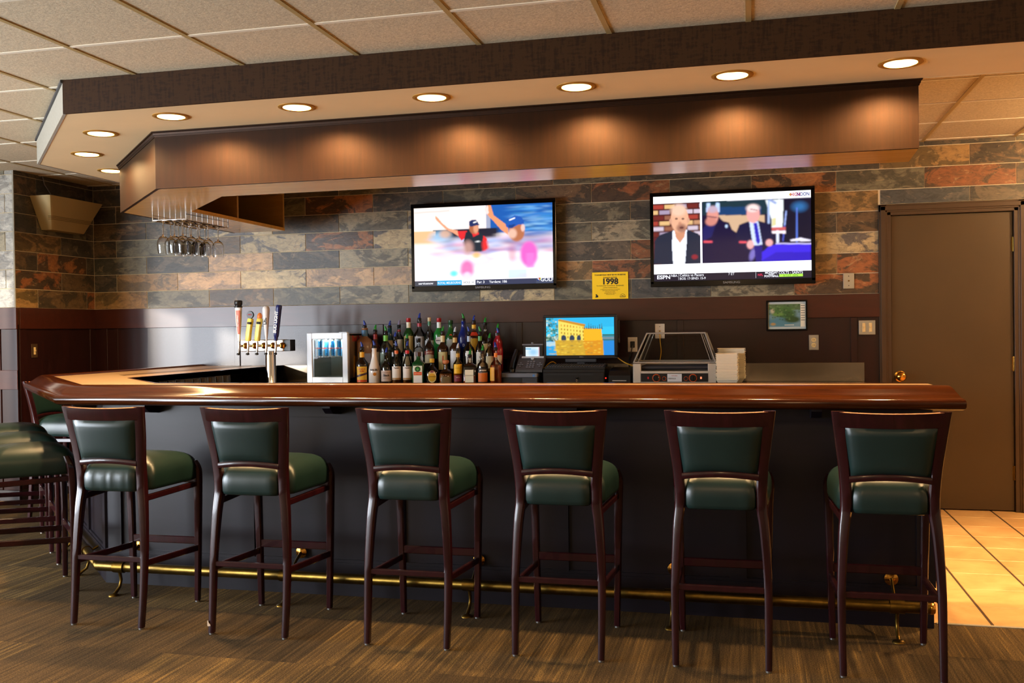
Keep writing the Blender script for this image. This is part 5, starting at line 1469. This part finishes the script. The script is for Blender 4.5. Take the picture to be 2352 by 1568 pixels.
SHAPES = {   # (radius share, height share, squareness)
    'round': [(.9, 0, 2), (1, .015, 2), (1, .60, 2), (.93, .66, 2), (.6, .73, 2), (.40, .78, 2), (.36, .84, 2), (.34, .95, 2), (.38, .96, 2), (.38, 1, 2)],
    'tall': [(.9, 0, 2), (1, .015, 2), (1, .55, 2), (.9, .64, 2), (.55, .75, 2), (.40, .84, 2), (.36, .95, 2), (.40, .96, 2), (.40, 1, 2)],
    'taper': [(.9, 0, 2), (1, .015, 2), (1, .40, 2), (.9, .50, 2), (.62, .64, 2), (.44, .78, 2), (.38, .95, 2), (.42, .96, 2), (.42, 1, 2)],
    'square': [(.92, 0, 5), (1, .02, 6), (1, .66, 6), (.9, .72, 5), (.5, .78, 3), (.36, .82, 2), (.34, .95, 2), (.40, .96, 2), (.40, 1, 2)],
    'squat': [(.92, 0, 3), (1, .03, 3.4), (1, .50, 3), (.9, .60, 2.6), (.6, .70, 2.2), (.34, .76, 2), (.30, .95, 2), (.34, .96, 2), (.34, 1, 2)],
    'globe': [(.9, 0, 2), (1, .02, 2), (1.0, .46, 2), (.96, .56, 2), (.75, .64, 2), (.45, .70, 2), (.26, .75, 2), (.23, .95, 2), (.27, .96, 2), (.27, 1, 2)],
    'bell': [(.9, 0, 2), (1, .015, 2), (1, .48, 2), (1.04, .56, 2), (.95, .64, 2), (.55, .72, 2), (.36, .78, 2), (.34, .95, 2), (.38, .96, 2), (.38, 1, 2)],
}
rb = random.Random(5)
def bottle(x, y, z, top, r, shape, glass, liquid, fill, labels, cap, label, face=.30, neck=None, solid=False):
    """top: height of the tip of cap or spout; cap: ('spout', colour) or ('cap', colour) or ('ball', colour)"""
    b = thing('liquor_bottle', label, 'bottle', (x, y, z), face, 'liquor bottles behind the bar')
    kind, ccol = cap
    H = top - z - {'spout': .062, 'cap': .012, 'ball': .03}[kind]
    sh = SHAPES[shape]
    mb = MB(); mb.loft([ring(r * a, H * h, n) for a, h, n in sh], True)
    build('bottle_body', mb, cmat(glass, .16) if solid else gmat(glass), b, 50)
    if liquid and not solid:
        lv = []
        for (a, h, n), (a2, h2, n2) in zip(sh, sh[1:]):
            if h <= fill: lv.append((a, h, n))
            if h <= fill < h2:
                t = (fill - h) / (h2 - h); lv.append((a + (a2 - a) * t, fill, n))
        mb = MB(); mb.loft([ring(r * a * .93, H * h + (.004 if i == 0 else 0), n) for i, (a, h, n) in enumerate(lv)], True); build('liquid', mb, lmat(liquid), b, 50)
    nr = r * sh[-2][0]
    for (z0, z1, half, colr) in labels:   # wrapped paper labels: height span (shares), half angle, colour
        n_ = 2.0
        mb = MB(); k = 14
        rows_ = []
        def prof_at(hh):
            for (a, h, n), (a2, h2, n2) in zip(sh, sh[1:]):
                if h <= hh <= h2:
                    t = (hh - h) / max(1e-6, h2 - h); return a + (a2 - a) * t, n + (n2 - n) * t
            return sh[-1][0], 2
        for q_ in range(5):
            hh = z0 + (z1 - z0) * q_ / 4; a, n = prof_at(hh)
            rows_.append([(*sup(r * a + .0008, n, -PI / 2 - half + 2 * half * i / k), H * hh) for i in range(k + 1)])
        mb.loft(rows_, False, closed=False); build('bottle_label', mb, cmat(colr, .55), b, recalc=False)
    if neck:
        z0, z1, colr = neck; a0 = next(a for a, h, n in reversed(sh) if h <= z0 + .001)
        mb = MB(); mb.lathe([(max(nr, r * sh[-4][0]) + .0008 if z0 < .85 else nr + .001, H * z0), (nr + .001, H * z1)], n=18); build('neck_wrap', mb, cmat(colr, .4), b, recalc=False)
    if kind == 'cap':
        mb = MB(); mb.lathe([(nr * 1.02, H - .02), (nr * 1.12, H - .018), (nr * 1.12, H + .01), (nr * .9, H + .012), (0, H + .012)], n=18); build('cap', mb, cmat(SP.get(ccol, ccol), .35), b, 40)
    elif kind == 'ball':
        mb = MB(); mb.lathe([(.012, H - .004), (.013, H + .0), (.022, H + .006), (.026, H + .016), (.020, H + .027), (0, H + .03)], n=20); build('cork_ball', mb, cmat(SP.get(ccol, ccol), .7), b, 60)
    else:
        mb = MB(); mb.lathe([(nr * .8, H - .004), (.013, H), (.0165, H + .006), (.0155, H + .012), (.017, H + .016), (.012, H + .022), (0, H + .022)], n=16); build('pourer_collar', mb, cmat('#0e0e12', .4), b, 50)
        d = rb.choice([-1, 1]) * .008
        mb = MB(); mb.tube([(0, 0, H + .02), (.002, 0, H + .032), (-d * .4, 0, H + .046), (-d, 0, H + .060)], [.011, .0105, .008, .004], 10); build('pour_spout', mb, cmat(SP[ccol], .2, trans=.3), b, 60)
    return b, H
def btext(b, s, size, m, r, z, sx=1.0, bold=0.0): text('lettering', s, size, m, b, T(0, 0, z), .0002, 'CENTER', sx, r + .0012, 'CENTER', bold)
Y1, Y2, Y3 = 7.07, 7.245, 7.43
Z1, Z2, Z3 = ZK, ZK + .10, ZK + .195
# ---- front row
b, H = bottle(-2.932, Y1, Z1, 1.281, .047, 'bell', '#1a0d08', None, 0, [(.10, .53, .9, '#d9a92a')], ('spout', 'blue'), 'dark brown rum bottle with a yellow and red label, first in the front row', neck=(.78, .93, '#d8a020'), solid=True)
btext(b, "MYERS'S", .017, cmat('#a8281a'), .047, H * .46, .9, .0004); btext(b, 'RUM', .016, cmat('#a8281a'), .047, H * .40, 1, .0004)
mb = MB(); mb.loft([[(*sup(.0485, 2, -PI / 2 - .9 + 1.8 * i / 12), H * (.26 + .08 * i / 12) + dz) for i in range(13)] for dz in (-.008, .008)], False, closed=False); build('label_band', mb, cmat('#3a2030'), b, recalc=False)
mb = MB(); mb.loft([[(*sup(.0484, 2, -PI / 2 - .9 + 1.8 * i / 12), H * z_) for i in range(13)] for z_ in (.105, .16)], False, closed=False); build('label_band', mb, cmat('#c8401c'), b, recalc=False)
b, H = bottle(-2.830, Y1, Z1, 1.290, .046, 'taper', '#e0d8ce', None, 0, [], ('spout', 'blue'), 'white opaque coconut rum bottle with a small brown emblem', solid=True)
btext(b, 'MALIBU', .021, cmat('#2a2420'), .046, H * .42, .95, .0005)
mb = MB(); st = mb.lathe([(0, 0), (.013, 0), (.013, .001), (0, .001)], n=20); mb.xf(st, T(.004, -.047, H * .31) @ RX(PI / 2)); build('emblem', mb, cmat('#b8701c'), b)
b, H = bottle(-2.732, Y1, Z1, 1.235, .044, 'round', '#d8d2c8', '#2a120a', .45, [(.14, .50, 1.1, '#b9a596')], ('spout', 'blue'), 'short spiced rum bottle with a pinkish tan label and dark contents')
btext(b, 'Captain Morgan', .011, cmat('#5a2a22'), .044, H * .43, .9); btext(b, 'Black', .024, cmat('#2a1a18'), .044, H * .34, 1, .0008); btext(b, 'SPICED RUM', .009, cmat('#5a2a22'), .044, H * .25, 1)
def rum(x, label, nk):
    b, H = bottle(x, Y1, Z1, 1.285, .036, 'tall', '#e2ddd2', '#a0622a', .18, [(.16, .52, 1.2, '#ddd3c6')], ('spout', 'blue'), label, neck=(.86, .95, nk))
    btext(b, 'Captain', .013, cmat('#3a2a2a'), .036, H * .48, 1, .0004)
    mb = MB(); mb.loft([[(*sup(.0374, 2, -PI / 2 - 1.1 + 2.2 * i / 12), H * z_) for i in range(13)] for z_ in (.165, .21)], False, closed=False); build('label_band', mb, cmat('#a87838'), b, recalc=False)
rum(-2.649, 'spiced rum bottle with an orange neck band and a white label', '#c8622c'); rum(-2.561, 'spiced rum bottle with a red neck band, left of the square green bottle', '#b0202c')
b, H = bottle(-2.471, Y1, Z1, 1.196, .047, 'square', '#10401c', None, 0, [], ('cap', 'brown'), 'square dark green herbal liqueur bottle with a white and orange label', solid=True, face=.18)
for z0, z1, c, hw in ((.06, .62, '#e6e4da', .034), (.07, .61, '#cfdcc4', .031), (.33, .43, '#d2521c', .031), (.09, .31, '#eceae4', .029)):
    mb = MB(); d_ = {'#e6e4da': 0, '#cfdcc4': .0004, '#d2521c': .0008, '#eceae4': .0008}[c]; mb.box(-hw, hw, -.0478 - d_, -.0470 - d_, H * z0, H * z1); build('bottle_label', mb, cmat(c, .5), b)
mb = MB(); st = mb.lathe([(.009, 0), (.0215, 0), (.0215, .0008), (.009, .0008)], n=24); mb.xf(st, T(0, -.0484, H * .52) @ RX(PI / 2)); build('emblem', mb, cmat('#1c4a24'), b)
mb = MB(); st = mb.lathe([(0, 0), (.010, 0), (.010, .0008), (0, .0008)], n=20); mb.xf(st, T(0, -.0484, H * .535) @ RX(PI / 2)); build('emblem', mb, cmat('#3f9a3a'), b)
text('lettering', 'Jagermeister', .010, cmat('#f0e0c8'), b, T(0, -.0487, H * .38), .0002)
b, H = bottle(-2.363, Y1, Z1, 1.146, .049, 'squat', '#2a2420', '#3a160c', .5, [], ('cap', 'gold'), 'squat faceted whisky bottle with a gold oval label and gold cap')
mb = MB(); st = mb.lathe([(0, 0), (.032, 0), (.032, .001), (0, .001)], n=28); mb.xf(st, T(0, -.0492, H * .36) @ Matrix.Diagonal((1, 1, 1.45, 1)) @ RX(PI / 2)); build('bottle_label', mb, cmat('#d9c890', .5), b)
mb = MB(); st = mb.lathe([(0, 0), (.028, 0), (.028, .001), (0, .001)], n=28); mb.xf(st, T(0, -.0500, H * .33) @ Matrix.Diagonal((1, 1, 1.1, 1)) @ RX(PI / 2)); build('bottle_label', mb, cmat('#c8a02c', .45), b)
mb = MB(); mb.prism([(-.012, 0), (.012, 0), (.015, .016), (.007, .008), (0, .018), (-.007, .008), (-.015, .016)], 0, .001); mb.v = [(x_, -.0512 - z_, y_ + H * .52) for x_, y_, z_ in mb.v]; build('emblem', mb, cmat('#6a2a4a'), b)
text('lettering', 'Crown Royal', .0105, cmat('#5a3a10'), b, T(0, -.0522, H * .36), .0002)
b, H = bottle(-2.252, Y1, Z1, 1.135, .053, 'squat', '#e8d8b8', '#a0601c', .55, [(.06, .42, .62, '#6a5a38')], ('ball', 'cork'), 'squat amber tequila bottle with a round cork stopper')
b, H = bottle(-2.157, Y1, Z1, 1.263, .036, 'bell', '#e6d6a8', '#b8741c', .4, [(.35, .62, .95, '#e8b418'), (.12, .30, .95, '#7a2430')], ('spout', 'clear'), 'gold tequila bottle with a bright yellow arched label over a maroon band', neck=(.82, .93, '#b8923a'))
btext(b, 'CUERVO', .013, cmat('#4a2a10'), .036, H * .52, .9, .0003); btext(b, 'ESPECIAL', .008, cmat('#f0d8b0'), .036, H * .24, .9)
b, H = bottle(-2.062, Y1, Z1, 1.216, .050, 'square', '#e8e8e0', '#a04818', .35, [], ('spout', 'green'), 'square clear amaretto bottle with a blank cream label', face=.15)
mb = MB(); mb.box(-.032, .032, -.0512, -.0502, H * .12, H * .56); build('bottle_label', mb, cmat('#e2e0c8', .5), b); text('lettering', 'DISARONNO', .0105, cmat('#6a6450'), b, T(0, -.0516, H * .36), .0002)
b, H = bottle(-1.963, Y1, Z1, 1.245, .041, 'round', '#e0d6c8', '#7a3a14', .42, [(.12, .40, 1.0, '#cf6a1c'), (.40, .54, 1.0, '#1c1a1a'), (.385, .41, 1.0, '#e8e0d0'), (.10, .125, 1.0, '#1c1a1a')], ('spout', 'green'), 'bourbon bottle with a black and orange label, second from the right of the front row')
btext(b, 'JIM BEAM', .015, cmat('#f0e8dc'), .041, H * .47, .9, .0004)
b, H = bottle(-1.861, Y1, Z1, 1.267, .045, 'globe', '#e8dccc', '#b04a12', .58, [(.14, .52, .5, '#d89a28')], ('spout', 'blue'), 'amber whisky bottle at the right end of the front row beside the phone', neck=(.80, .92, '#d8741c'), face=-.5)
# ---- middle row
bottle(-2.978, Y2, Z2, 1.448, .062, 'square', '#7d5a40', None, 0, [(.2, .42, .5, '#8a8890')], ('spout', 'blue'), 'wide tan square bottle with a blue neck, standing behind the dark rum', neck=(.8, .95, '#3a6a94'), solid=True)
bottle(-2.89, Y2, Z2, 1.412, .040, 'tall', '#3a1a16', None, 0, [(.2, .5, .9, '#b8a892')], ('spout', 'green'), 'dark bottle with a red neck behind the white coconut rum', neck=(.78, .95, '#8c1c22'), solid=True)
bottle(-2.802, Y2, Z2, 1.402, .050, 'round', '#dfe6dc', '#e0e6e0', .5, [], ('spout', 'green'), 'large clear bottle with a bright green neck in the middle row', neck=(.80, .95, '#5fa83a'))
bottle(-2.723, Y2, Z2, 1.355, .044, 'round', '#e4e6e4', None, 0, [], ('spout', 'blue'), 'clear bottle with a short plain neck in the middle row')
bottle(-2.625, Y2, Z2, 1.340, .042, 'round', '#d6dcd2', '#c8ccc0', .3, [(.2, .5, .9, '#c4c0a8')], ('spout', 'green'), 'clear bottle with a green spout directly below the tall green whiskey')
bottle(-2.53, Y2, Z2, 1.30, .040, 'square', '#dde2e4', None, 0, [(.3, .62, .6, '#c8ccd0')], ('cap', 'black'), 'clear square bottle with a silver label and black cap behind the herbal liqueur')
b, H = bottle(-2.442, Y2, Z2, 1.351, .040, 'bell', '#1c100c', None, 0, [(.22, .50, 1.0, '#b8b49c')], ('cap', 'black'), 'dark brown cream liqueur bottle with a scenic label, middle row', solid=True)
mb = MB(); mb.loft([[(*sup(.0422, 2, -PI / 2 - 1.0 + 2.0 * i / 12), H * (z_ + .03 * math.sin(PI * i / 12))) for i in range(13)] for z_ in (.42, .52)], False, closed=False); build('label_band', mb, cmat('#7a2c24'), b, recalc=False); btext(b, 'BAILEYS', .014, cmat('#e8dcc8'), .0425, H * .495, .95, .0003)
b, H = bottle(-2.331, Y2, Z2, 1.394, .044, 'bell', '#2a1408', None, 0, [(.05, .52, .85, '#c6c08c')], ('spout', 'green'), 'brown bottle with a pale green label and cream neck, middle row', neck=(.78, .95, '#c8bc90'), solid=True)
mb = MB(); mb.box(-.004, .003, -.0465, -.0455, H * .2, H * .42); build('emblem', mb, cmat('#c8482c'), b)
bottle(-2.232, Y2, Z2, 1.386, .043, 'round', '#2a140a', None, 0, [(.08, .56, 1.0, '#ccd0d4')], ('spout', 'clear'), 'dark whisky bottle with a white label and gold neck, middle row', neck=(.78, .92, '#c0a060'), solid=True)
b, H = bottle(-2.119, Y2, Z2, 1.388, .048, 'globe', '#e4e8ea', None, 0, [(.2, .55, .55, '#d8d4cc')], ('spout', 'blue'), 'round clear bottle with a red ring on its label, middle row', neck=(.8, .95, '#9fb0c8'))
mb = MB(); st = mb.lathe([(.012, 0), (.015, 0), (.015, .001), (.012, .001)], n=24); mb.xf(st, T(.01, -.0515, H * .4) @ RX(PI / 2)); build('emblem', mb, cmat('#b8382c'), b)
b, H = bottle(-2.03, Y2, Z2, 1.387, .036, 'tall', '#e4e6e0', None, 0, [(.12, .52, 1.0, '#dcdad0')], ('spout', 'green'), 'slim clear bottle with a white lettered label, middle row right', neck=(.82, .95, '#4f8a4a'))
btext(b, 'EL', .018, cmat('#4a4a48'), .036, H * .38, 1, .0004); btext(b, 'ORO', .018, cmat('#4a4a48'), .036, H * .28, 1, .0004)
bottle(-1.955, Y2, Z2, 1.335, .034, 'round', '#e4dcc4', '#c89848', .3, [(.1, .5, 1.0, '#d6cfae')], ('spout', 'green'), 'rum bottle with a cream label at the right of the middle row')
bottle(-1.885, Y2, Z2, 1.375, .036, 'tall', '#8c1824', None, 0, [(.2, .45, .8, '#c8b8a8')], ('spout', 'blue'), 'crimson bottle with a blue spout, middle row right end', solid=True)
# ---- back row
bottle(-2.838, Y3, Z3, 1.445, .040, 'taper', '#1c4452', None, 0, [(.3, .6, .8, '#c4bca0')], ('spout', 'blue'), 'teal bottle with a cream label at the left end of the back row', solid=True)
bottle(-2.759, Y3, Z3, 1.449, .038, 'round', '#e0e4e2', None, 0, [(.2, .62, .9, '#cfd0c8')], ('spout', 'purple'), 'clear bottle with a red neck ring and pale purple spout, back row', neck=(.86, .93, '#8c2028'))
b, H = bottle(-2.677, Y3, Z3, 1.462, .043, 'round', '#12401e', None, 0, [(.15, .58, 1.0, '#d2c484')], ('cap', 'red'), 'green whiskey bottle with a cream label and red cap, back row', neck=(.76, .93, '#d8d0b8'), solid=True)
b, H = bottle(-2.585, Y3, Z3, 1.502, .045, 'round', '#e2e6ea', None, 0, [(.12, .58, .95, '#b9bec6')], ('spout', 'blue'), 'tall clear vodka bottle with a silver label and blue spout, back row', neck=(.84, .93, '#9a2230'))
bottle(-2.501, Y3, Z3, 1.463, .044, 'globe', '#e2e8e4', None, 0, [(.1, .46, .9, '#c8ccd0')], ('cap', 'wood'), 'clear bottle with a wooden stopper and green neck foil, back row', neck=(.84, .94, '#2a6a4a'))
b, H = bottle(-2.420, Y3, Z3, 1.458, .043, 'round', '#1a6a2a', None, 0, [], ('cap', 'red'), 'green vermouth bottle with a round white label and red cap, back row', neck=(.76, .93, '#d0d6d2'), solid=True)
mb = MB(); st = mb.lathe([(0, 0), (.030, 0), (.030, .001), (0, .001)], n=28); mb.xf(st, T(0, -.044, H * .46) @ RX(PI / 2)); build('bottle_label', mb, cmat('#e4e6e8'), b); text('lettering', 'MARTINI', .012, cmat('#2a2a50'), b, T(0, -.0456, H * .46), .0002, bold=.0004)
b, H = bottle(-2.323, Y3, Z3, 1.439, .041, 'tall', '#14501e', None, 0, [(.1, .52, 1.0, '#a8b0ac')], ('cap', 'dgreen'), 'green dry vermouth bottle with a grey label and red seal, back row', solid=True)
mb = MB(); st = mb.lathe([(0, 0), (.010, 0), (.010, .001), (0, .001)], n=20); mb.xf(st, T(0, -.036, H * .63) @ RX(PI / 2)); build('emblem', mb, cmat('#c8482c'), b)
b, H = bottle(-2.217, Y3, Z3, 1.493, .043, 'tall', '#12246e', None, 0, [], ('spout', 'green'), 'tall cobalt blue bottle with a green spout, back row', solid=True); btext(b, 'D', .03, cmat('#b8c4e0'), .043, H * .35, .8, .0004)
bottle(-2.131, Y3, Z3, 1.476, .042, 'bell', '#3a1a0c', None, 0, [(.15, .56, 1.0, '#c8a028'), (.64, .74, 1.2, '#c03a1c')], ('spout', 'blue'), 'coffee liqueur bottle with a gold label and red shoulder, back row', neck=(.84, .95, '#d8a824'), solid=True)
bottle(-2.039, Y3, Z3, 1.459, .047, 'globe', '#e6e4da', '#c8a868', .2, [(.12, .44, .7, '#cfc08c')], ('spout', 'green'), 'round-shouldered bottle with a long clear neck and cream label, back row')
bottle(-1.937, Y3, Z3, 1.409, .038, 'tall', '#8c1420', None, 0, [], ('spout', 'green'), 'red bottle with a white neck and green spout, right end of the back row', neck=(.8, .93, '#d8d0d0'), solid=True)
# ================================================================== DAYLIGHT, CAMERA
def area(name, loc, rot, sx, sy, energy, col):
    ld = bpy.data.lights.new(name, 'AREA'); ld.shape = 'RECTANGLE'; ld.size = sx; ld.size_y = sy; ld.energy = energy; ld.color = col
    o = bpy.data.objects.new(name, ld); COL.objects.link(o); o.location = loc; o.rotation_euler = rot
    return o
for (a, b) in wins:      # daylight entering by the three windows of the left wall
    area('window_daylight', (XW - .12, (a + b) / 2, 1.265), (0, -PI / 2, 0), 2.33, b - a, DAY_W, DAY_C)
# added fill globes, out of view, over the seating area and the passage
def add_fill_globe(x, y, e, label):
    r = thing('fill_globe', label, 'ceiling light', (x, y, ZC), 0)
    a = MB(); a.lathe([(0, 0), (.07, 0), (.065, -.02), (.012, -.03), (.012, -.10), (0, -.10)], n=24); build('ceiling_rose', a, m_ring, r)
    a = MB(); a.lathe([(.12 * math.sin(PI * k / 12), -.21 + .12 * math.cos(PI * k / 12)) for k in range(13)], n=24)
    build('fill_sphere', a, emitter('globe_glow_%g' % e, '#ffcf94', e) if 'globe_glow_%g' % e not in MATS else MATS['globe_glow_%g' % e], r, 80)
for x, y, e, l in FILL_GLOBES:
    add_fill_globe(x, y, e, 'added unseen fill globe over the ' + l)

sd = bpy.data.lights.new('sun', 'SUN'); sd.energy = SUN_W; sd.angle = math.radians(1.0); sd.color = (1.0, .93, .82)
so = bpy.data.objects.new('sun', sd); COL.objects.link(so); so.rotation_euler = Vector((.45, .86, -.14)).to_track_quat('-Z', 'Y').to_euler()
pr = thing('passage_downlight', 'recessed ceiling downlight over the tiled passage by the door', 'ceiling light', (2.05, 5.6, ZC), 0)
a = MB(); a.lathe([(.075, .0), (.075, -.004), (.10, -.004), (.10, .0005), (.075, .0005)], n=28); build('trim_ring', a, m_ring, pr)
a = MB(); a.lathe([(0, -.001), (.075, -.001), (.075, .004), (0, .004)], n=28); build('lens', a, m_lamp, pr)
ld = bpy.data.lights.new('downlight', 'SPOT'); ld.energy = 540; ld.color = (1.0, .60, .26); ld.spot_size = math.radians(88); ld.spot_blend = .7; ld.shadow_soft_size = .06
lo = bpy.data.objects.new('downlight', ld); COL.objects.link(lo); lo.parent = pr; lo.location = (0, 0, -.012)
w = bpy.data.worlds.new('world'); bpy.context.scene.world = w; w.use_nodes = True
w.node_tree.nodes['Background'].inputs['Color'].default_value = (.7, .8, 1.0, 1); w.node_tree.nodes['Background'].inputs['Strength'].default_value = .6

cam = bpy.data.cameras.new('camera'); co = bpy.data.objects.new('camera', cam); COL.objects.link(co)
cam.sensor_width = 36; cam.lens = 36 * 2241 / 2352; cam.clip_start = .05; cam.clip_end = 60
right = Vector((0.97119271, 0.237918, -0.01340682)); down = Vector((-0.0101927, -0.01473445, -0.99983949)); fwd = Vector((-0.23807735, 0.97117348, -0.01188496))
M = Matrix((( right.x, -down.x, -fwd.x, 0), (right.y, -down.y, -fwd.y, 0), (right.z, -down.z, -fwd.z, 1.355), (0, 0, 0, 1)))
co.matrix_world = M
sc = bpy.context.scene; sc.camera = co
sc.view_settings.view_transform = 'Standard'; sc.view_settings.look = 'None'; sc.view_settings.gamma = 1.0; sc.view_settings.use_curve_mapping = False
sc.view_settings.exposure = EXPO
cy = sc.cycles
cy.use_denoising = True
cy.max_bounces = 8; cy.diffuse_bounces = 4; cy.glossy_bounces = 4; cy.transmission_bounces = 8; cy.transparent_max_bounces = 16
cy.caustics_reflective = False; cy.caustics_refractive = False; cy.sample_clamp_indirect = 4.0; cy.blur_glossy = .5
